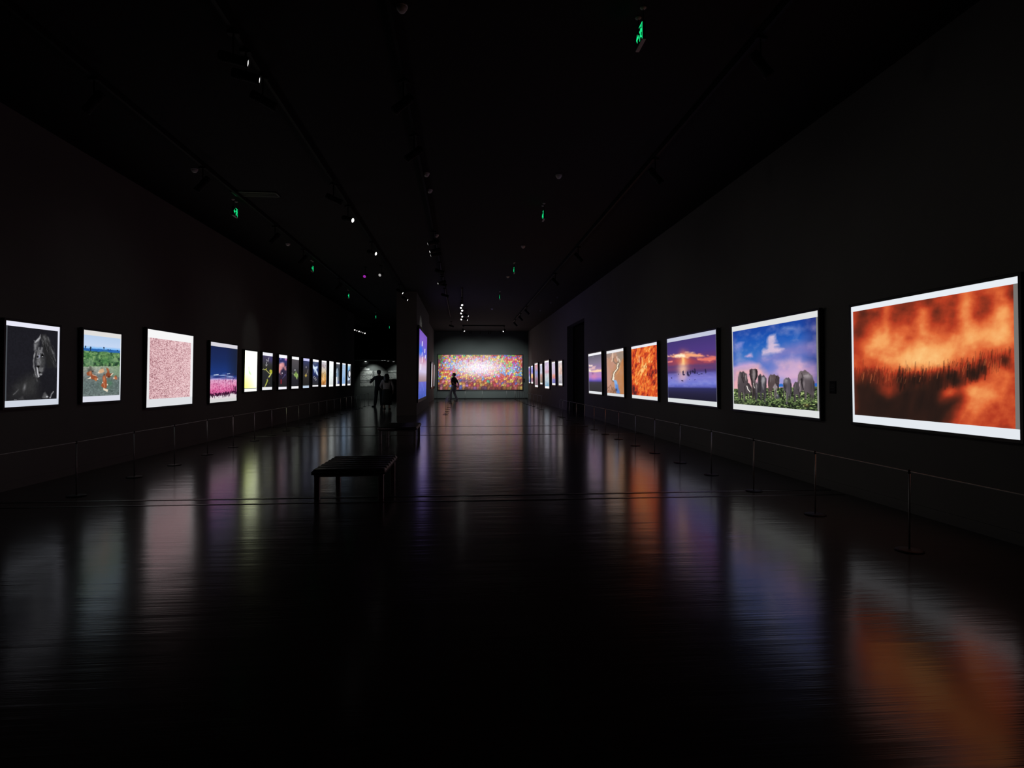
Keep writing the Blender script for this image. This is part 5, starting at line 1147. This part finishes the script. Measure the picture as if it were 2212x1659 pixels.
# grey covered stand by the text wall
pc = at_level(851, 862, 0)
o = thing('covered_stand', 'grey cloth-covered stand right of the long-haired person by the text panels', 'stand', (pc.x, pc.y, 0))
xw = (on_front(859.5, pc.y) - on_front(843, pc.y)) / 2
prof = []; N = 20; mb = MB(); vs = []; fs = []
hh = zat(818.5, pc.x, pc.y)
for i in range(N + 1):
    a = i / N; x = -xw + 2 * xw * a; zt = hh - .16 * abs(2 * a - 1) ** 3
    dd = .02 * math.sin(a * 34)
    vs += [(x, -.28 + dd, 0), (x, -.26 + dd, zt - .04), (x, -.22, zt), (x, .22, zt), (x, .26, zt - .04), (x, .28, 0)]
for i in range(N):
    for k in range(6):
        j = (k + 1) % 6; fs.append((i * 6 + k, i * 6 + j, (i + 1) * 6 + j, (i + 1) * 6 + k))
fs.append(tuple(range(6))); fs.append(tuple(N * 6 + k for k in range(5, -1, -1)))
mb.add(vs, fs, True).build('cloth_cover', M_CLOTHGREY, o)
MB().box(-xw + .04, xw - .04, -.24, .24, .0, .05).build('foot_plate', M_BLACK, o)

# ------------------------------------------------------------------ people
def skin_obj(name, verts, edges, radii, m, parent, root=0, sub=2):
    me = bpy.data.meshes.new(name); me.from_pydata([tuple(v) for v in verts], edges, []); me.update()
    o = bpy.data.objects.new(name, me); COL.objects.link(o); o.data.materials.append(m); o.parent = parent
    md = o.modifiers.new('skin', 'SKIN'); md.use_smooth_shade = True
    if not me.skin_vertices: me.skin_vertices.new()
    for i, r in enumerate(radii):
        sv = me.skin_vertices[0].data[i]; sv.radius = r if isinstance(r, tuple) else (r, r); sv.use_root = (i == root)
    ss = o.modifiers.new('sub', 'SUBSURF'); ss.levels = sub; ss.render_levels = sub
    return o
class Chain:
    def __init__(s): s.v = []; s.e = []; s.r = []
    def add(s, p, r, prev=None):
        s.v.append(Vector(p)); s.r.append(r); i = len(s.v) - 1
        if prev is not None: s.e.append((prev, i))
        return i
    def path(s, pts, prev=None):
        for p, r in pts: prev = s.add(p, r, prev)
        return prev
def person(label, loc, rz, h, pose, mats, hair='short', skirt=False):
    """figure built 1.75 m tall facing +y, scaled to h"""
    o = thing('person', label, 'person', loc, (0, 0, rz)); k = h / 1.75
    o.scale = (k * 1.14, k * 1.12, k)
    J = dict(pose)
    ch = Chain()
    pel = ch.add((0, 0, .96), (.145, .105))
    sp = ch.add((0, .0, 1.12), (.13, .095), pel); chst = ch.add((0, .0, 1.32), (.155, .11), sp); nb = ch.add((0, -.005, 1.455), (.075, .07), chst)
    nk = ch.add((0, .01, 1.52), (.052, .055), nb); hd = ch.add((0, .025, 1.60), (.072, .085), nk); hd2 = ch.add((0, .02, 1.67), (.078, .095), hd); ch.add((0, .0, 1.725), (.05, .06), hd2)
    ns = ch.add((0, .118, 1.615), .016, hd)                                  # nose
    for sx in (-1, 1): ch.add((sx * .083, .0, 1.635), (.012, .025), hd2)     # ears
    ends = {}
    for sd, sx in (('l', -1), ('r', 1)):
        sh = ch.add((sx * .165, -.005, 1.41), .062, chst)
        el, wr = Vector(J['elbow_' + sd]), Vector(J['wrist_' + sd])
        a = ch.add(Vector((sx * .165, -.005, 1.41)).lerp(el, .5), .047, sh); a = ch.add(el, .041, a); a = ch.add(el.lerp(wr, .4), .042, a); a = ch.add(wr, .027, a)
        d = (wr - el).normalized(); up = Vector(J.get('palm_' + sd, (sx * -1, 0, 0))).normalized(); si = d.cross(up).normalized()
        p1 = ch.add(wr + d * .045, (.036, .018), a); p2 = ch.add(wr + d * .085, (.038, .016), p1)
        for q, (off, L) in enumerate([(-.028, .068), (-.010, .078), (.010, .073), (.028, .058)]):
            b0 = wr + d * .098 + si * off
            ch.path([(b0, .009), (b0 + d * L * .5 + up * .010, .0085), (b0 + d * L * .85 + up * .030, .0075)], p2)
        b0 = wr + d * .035 + si * -.036
        ch.path([(b0, .011), (b0 + d * .03 - si * .018 + up * .01, .010), (b0 + d * .055 - si * .020 + up * .022, .0085)], p1)
        ends[sd] = (el, wr)
        hp = ch.add((sx * .095, 0, .90), (.088, .09), pel)
        kn, an = Vector(J['knee_' + sd]), Vector(J['ankle_' + sd]); ft = Vector(J.get('toe_' + sd, (0, .2, 0)))
        a = ch.add(Vector((sx * .095, 0, .90)).lerp(kn, .5), .072, hp); a = ch.add(kn, .054, a); a = ch.add(kn.lerp(an, .35) + Vector((0, -.015, 0)), .054, a); a = ch.add(an, .036, a)
        heel = ch.add(an + Vector((0, 0, -.045)) - ft * .22, .032, a)
        t1 = ch.add(an + ft * .5 + Vector((0, 0, -.05)), (.040, .028), a); ch.add(an + ft * .95 + Vector((0, 0, -.062)), (.036, .020), t1)
    skin_obj('body', ch.v, ch.e, ch.r, mats['skin'], o, pel)
    # shirt
    c = Chain(); p = c.add((0, 0, .86 if not skirt else .93), (.185, .145)); w_ = c.add((0, 0, 1.10), (.168, .128), p); t = c.add((0, 0, 1.32), (.178, .13), w_); n_ = c.add((0, -.006, 1.45), (.118, .108), t); c.add((0, .004, 1.50), (.074, .080), n_)
    for sd, sx in (('l', -1), ('r', 1)):
        el, wr = ends[sd]; s0 = Vector((sx * .17, -.005, 1.41)); s = c.add(s0, .076, t); a = c.add(s0.lerp(el, .5), .060, s); a = c.add(s0.lerp(el, .92), .053, a)
        if mats.get('long_sleeve', True): a = c.add(el.lerp(wr, .25), .051, a); c.add(el.lerp(wr, .93), .038, a)
    skin_obj('shirt', c.v, c.e, c.r, mats['shirt'], o, p)
    # trousers or long skirt
    if skirt:
        lth = []
        for zz, rx in [(1.0, .15), (.93, .185), (.80, .20), (.6, .205), (.4, .215), (.22, .225)]: lth.append((rx, zz))
        MB().lathe(lth, 28).build('skirt', mats['legs'], o).scale = (1, .78, 1)
    else:
        c = Chain(); p = c.add((0, 0, .955), (.160, .122)); c.add((0, 0, 1.07), (.150, .112), p)
        for sd, sx in (('l', -1), ('r', 1)):
            kn, an = Vector(J['knee_' + sd]), Vector(J['ankle_' + sd]); h0 = Vector((sx * .095, 0, .885)); a = c.add(h0, (.102, .105), p)
            a = c.add(h0.lerp(kn, .5), .090, a); a = c.add(kn, .074, a); a = c.add(kn.lerp(an, .5), .070, a); c.add(kn.lerp(an, 1.12), .062, a)
        skin_obj('trousers', c.v, c.e, c.r, mats['legs'], o, p)
    for sd in 'lr':
        an = Vector(J['ankle_' + sd]); ft = Vector(J.get('toe_' + sd, (0, .2, 0))); zf = an.z - .08
        c = Chain(); a = c.add(an + Vector((0, 0, -.045)) - ft * .26, (.052, .052)); b = c.add(an + ft * .25 + Vector((0, 0, -.040)), (.056, .056), a); e = c.add(an + ft * .65 + Vector((0, 0, -.058)), (.054, .040), b); c.add(an + ft * 1.05 + Vector((0, 0, -.064)), (.048, .030), e)
        skin_obj('shoe', c.v, c.e, c.r, mats['shoes'], o, 0)
    # hair
    hb = MB(); hb.ell((0, -.014, 1.690), (.090, .104, .080), 20, 12); hb.ell((0, -.052, 1.645), (.082, .070, .085), 18, 10)
    if hair == 'long':
        hb.tube([(0, -.07, 1.68), (0, -.105, 1.58), (0, -.125, 1.45), (0, -.14, 1.32)], [.085, .10, .105, .07], 16)
        for sx in (-1, 1): hb.tube([(sx * .075, -.01, 1.68), (sx * .092, -.02, 1.58), (sx * .10, -.05, 1.44)], [.03, .034, .022], 10)
    hb.build('hair', mats['hair'], o)
    # face details
    f = MB()
    for sx in (-1, 1): f.ell((sx * .032, .102, 1.645), (.012, .008, .007), 10, 6)
    f.build('eyes', mats['hair'], o)
    MB().ell((0, .098, 1.572), (.024, .010, .007), 12, 6).build('mouth', mats['lips'], o)
    return o
SKIN = mat('skin', (.42, .25, .18), .55, noise=.06, nscale=25); HAIR = mat('black_hair', (.010, .009, .009), .5, noise=.2, nscale=60)
LIPS = mat('lips', (.30, .12, .10), .5); BLK = mat('black_cloth', (.008, .008, .009), .9, noise=.15, nscale=40); GREYT = mat('grey_trousers', (.30, .31, .33), .9, noise=.12, nscale=40)
CARD = mat('mauve_grey_knit', (.34, .30, .31), .9, noise=.15, nscale=60); SHOEW = mat('white_shoe', (.55, .55, .55), .6); SHOEB = mat('black_shoe', (.01, .01, .01), .5)
base_legs = dict(knee_l=(-.10, .02, .50), ankle_l=(-.11, -.01, .085), knee_r=(.10, .02, .50), ankle_r=(.11, -.01, .085))
# man with hands behind his back before the end picture, stepping to the left
pm = at_level(980.5, 866.3, 0)
pose = dict(elbow_l=(-.27, -.10, 1.13), wrist_l=(-.10, -.20, .95), elbow_r=(.27, -.12, 1.13), wrist_r=(.10, -.22, .97), palm_l=(0, -1, .2), palm_r=(0, -1, .2),
            knee_l=(-.09, .16, .52), ankle_l=(-.09, .15, .085), knee_r=(.09, .02, .50), ankle_r=(.09, -.15, .09))
person('person strolling in black shirt and grey trousers, hands behind the back, before the end picture', (pm.x, pm.y, 0), math.radians(62), 1.73, pose,
       dict(skin=SKIN, shirt=BLK, legs=GREYT, shoes=SHOEW, hair=HAIR, lips=LIPS, long_sleeve=False))
# couple reading the text panels
pm = at_level(818.5, 879.2, 0)
pose = dict(base_legs, elbow_l=(-.36, .02, 1.15), wrist_l=(-.30, .24, 1.24), elbow_r=(.27, .0, 1.13), wrist_r=(.23, .14, .92), palm_l=(.3, .2, 1), palm_r=(-1, 0, 0), toe_l=(-.13, .14, 0), ankle_l=(-.16, .0, .085), knee_l=(-.12, .02, .5))
man = person('tall person in black seen from behind, holding a phone before the text panels', (pm.x, pm.y, 0), math.radians(4), 1.78, pose,
       dict(skin=SKIN, shirt=BLK, legs=BLK, shoes=SHOEB, hair=HAIR, lips=LIPS))
Rm = Matrix.Rotation(math.radians(4), 3, 'Z'); hp = Rm @ (Vector((-.31 * 1.14, .36 * 1.12, 1.315)) * (1.78 / 1.75)) + Vector((pm.x, pm.y, 0))
ph = thing('phone', 'dark phone held in the left hand of the tall person', 'phone', hp, (math.radians(20), 0, math.radians(4)))
MB().box(-.075, .075, -.004, .004, -.035, .035).build('case', M_BLACK, ph, bevel=.003); MB().box(-.070, .070, -.0048, -.004, -.031, .031).build('screen', mat('dark_glass', (.01, .01, .012), .1), ph)
pw = at_level(835.5, 884.0, 0)
pose = dict(base_legs, elbow_l=(-.28, .02, 1.14), wrist_l=(-.22, .18, 1.0), elbow_r=(.28, -.02, 1.13), wrist_r=(.26, .10, .90), palm_l=(1, 0, 0), palm_r=(-1, 0, 0))
person('long-haired person in mauve-grey top and long dark skirt, seen from behind by the text panels', (pw.x, pw.y, 0), math.radians(-3), 1.58, pose,
       dict(skin=SKIN, shirt=CARD, legs=BLK, shoes=SHOEB, hair=HAIR, lips=LIPS), hair='long', skirt=True)

# ------------------------------------------------------------------ world and view
wd = bpy.data.worlds.new('world'); scene.world = wd; wd.use_nodes = True
wd.node_tree.nodes['Background'].inputs['Color'].default_value = (0.0, 0.0, 0.0, 1)
scene.view_settings.view_transform = 'Standard'
scene.view_settings.look = 'None'
scene.view_settings.exposure = 0.0
scene.view_settings.gamma = 1.0
scene.view_settings.use_curve_mapping = False
scene.cycles.max_bounces = 4
scene.cycles.use_adaptive_sampling = True
scene.cycles.adaptive_threshold = 0.02
scene.cycles.use_denoising = True
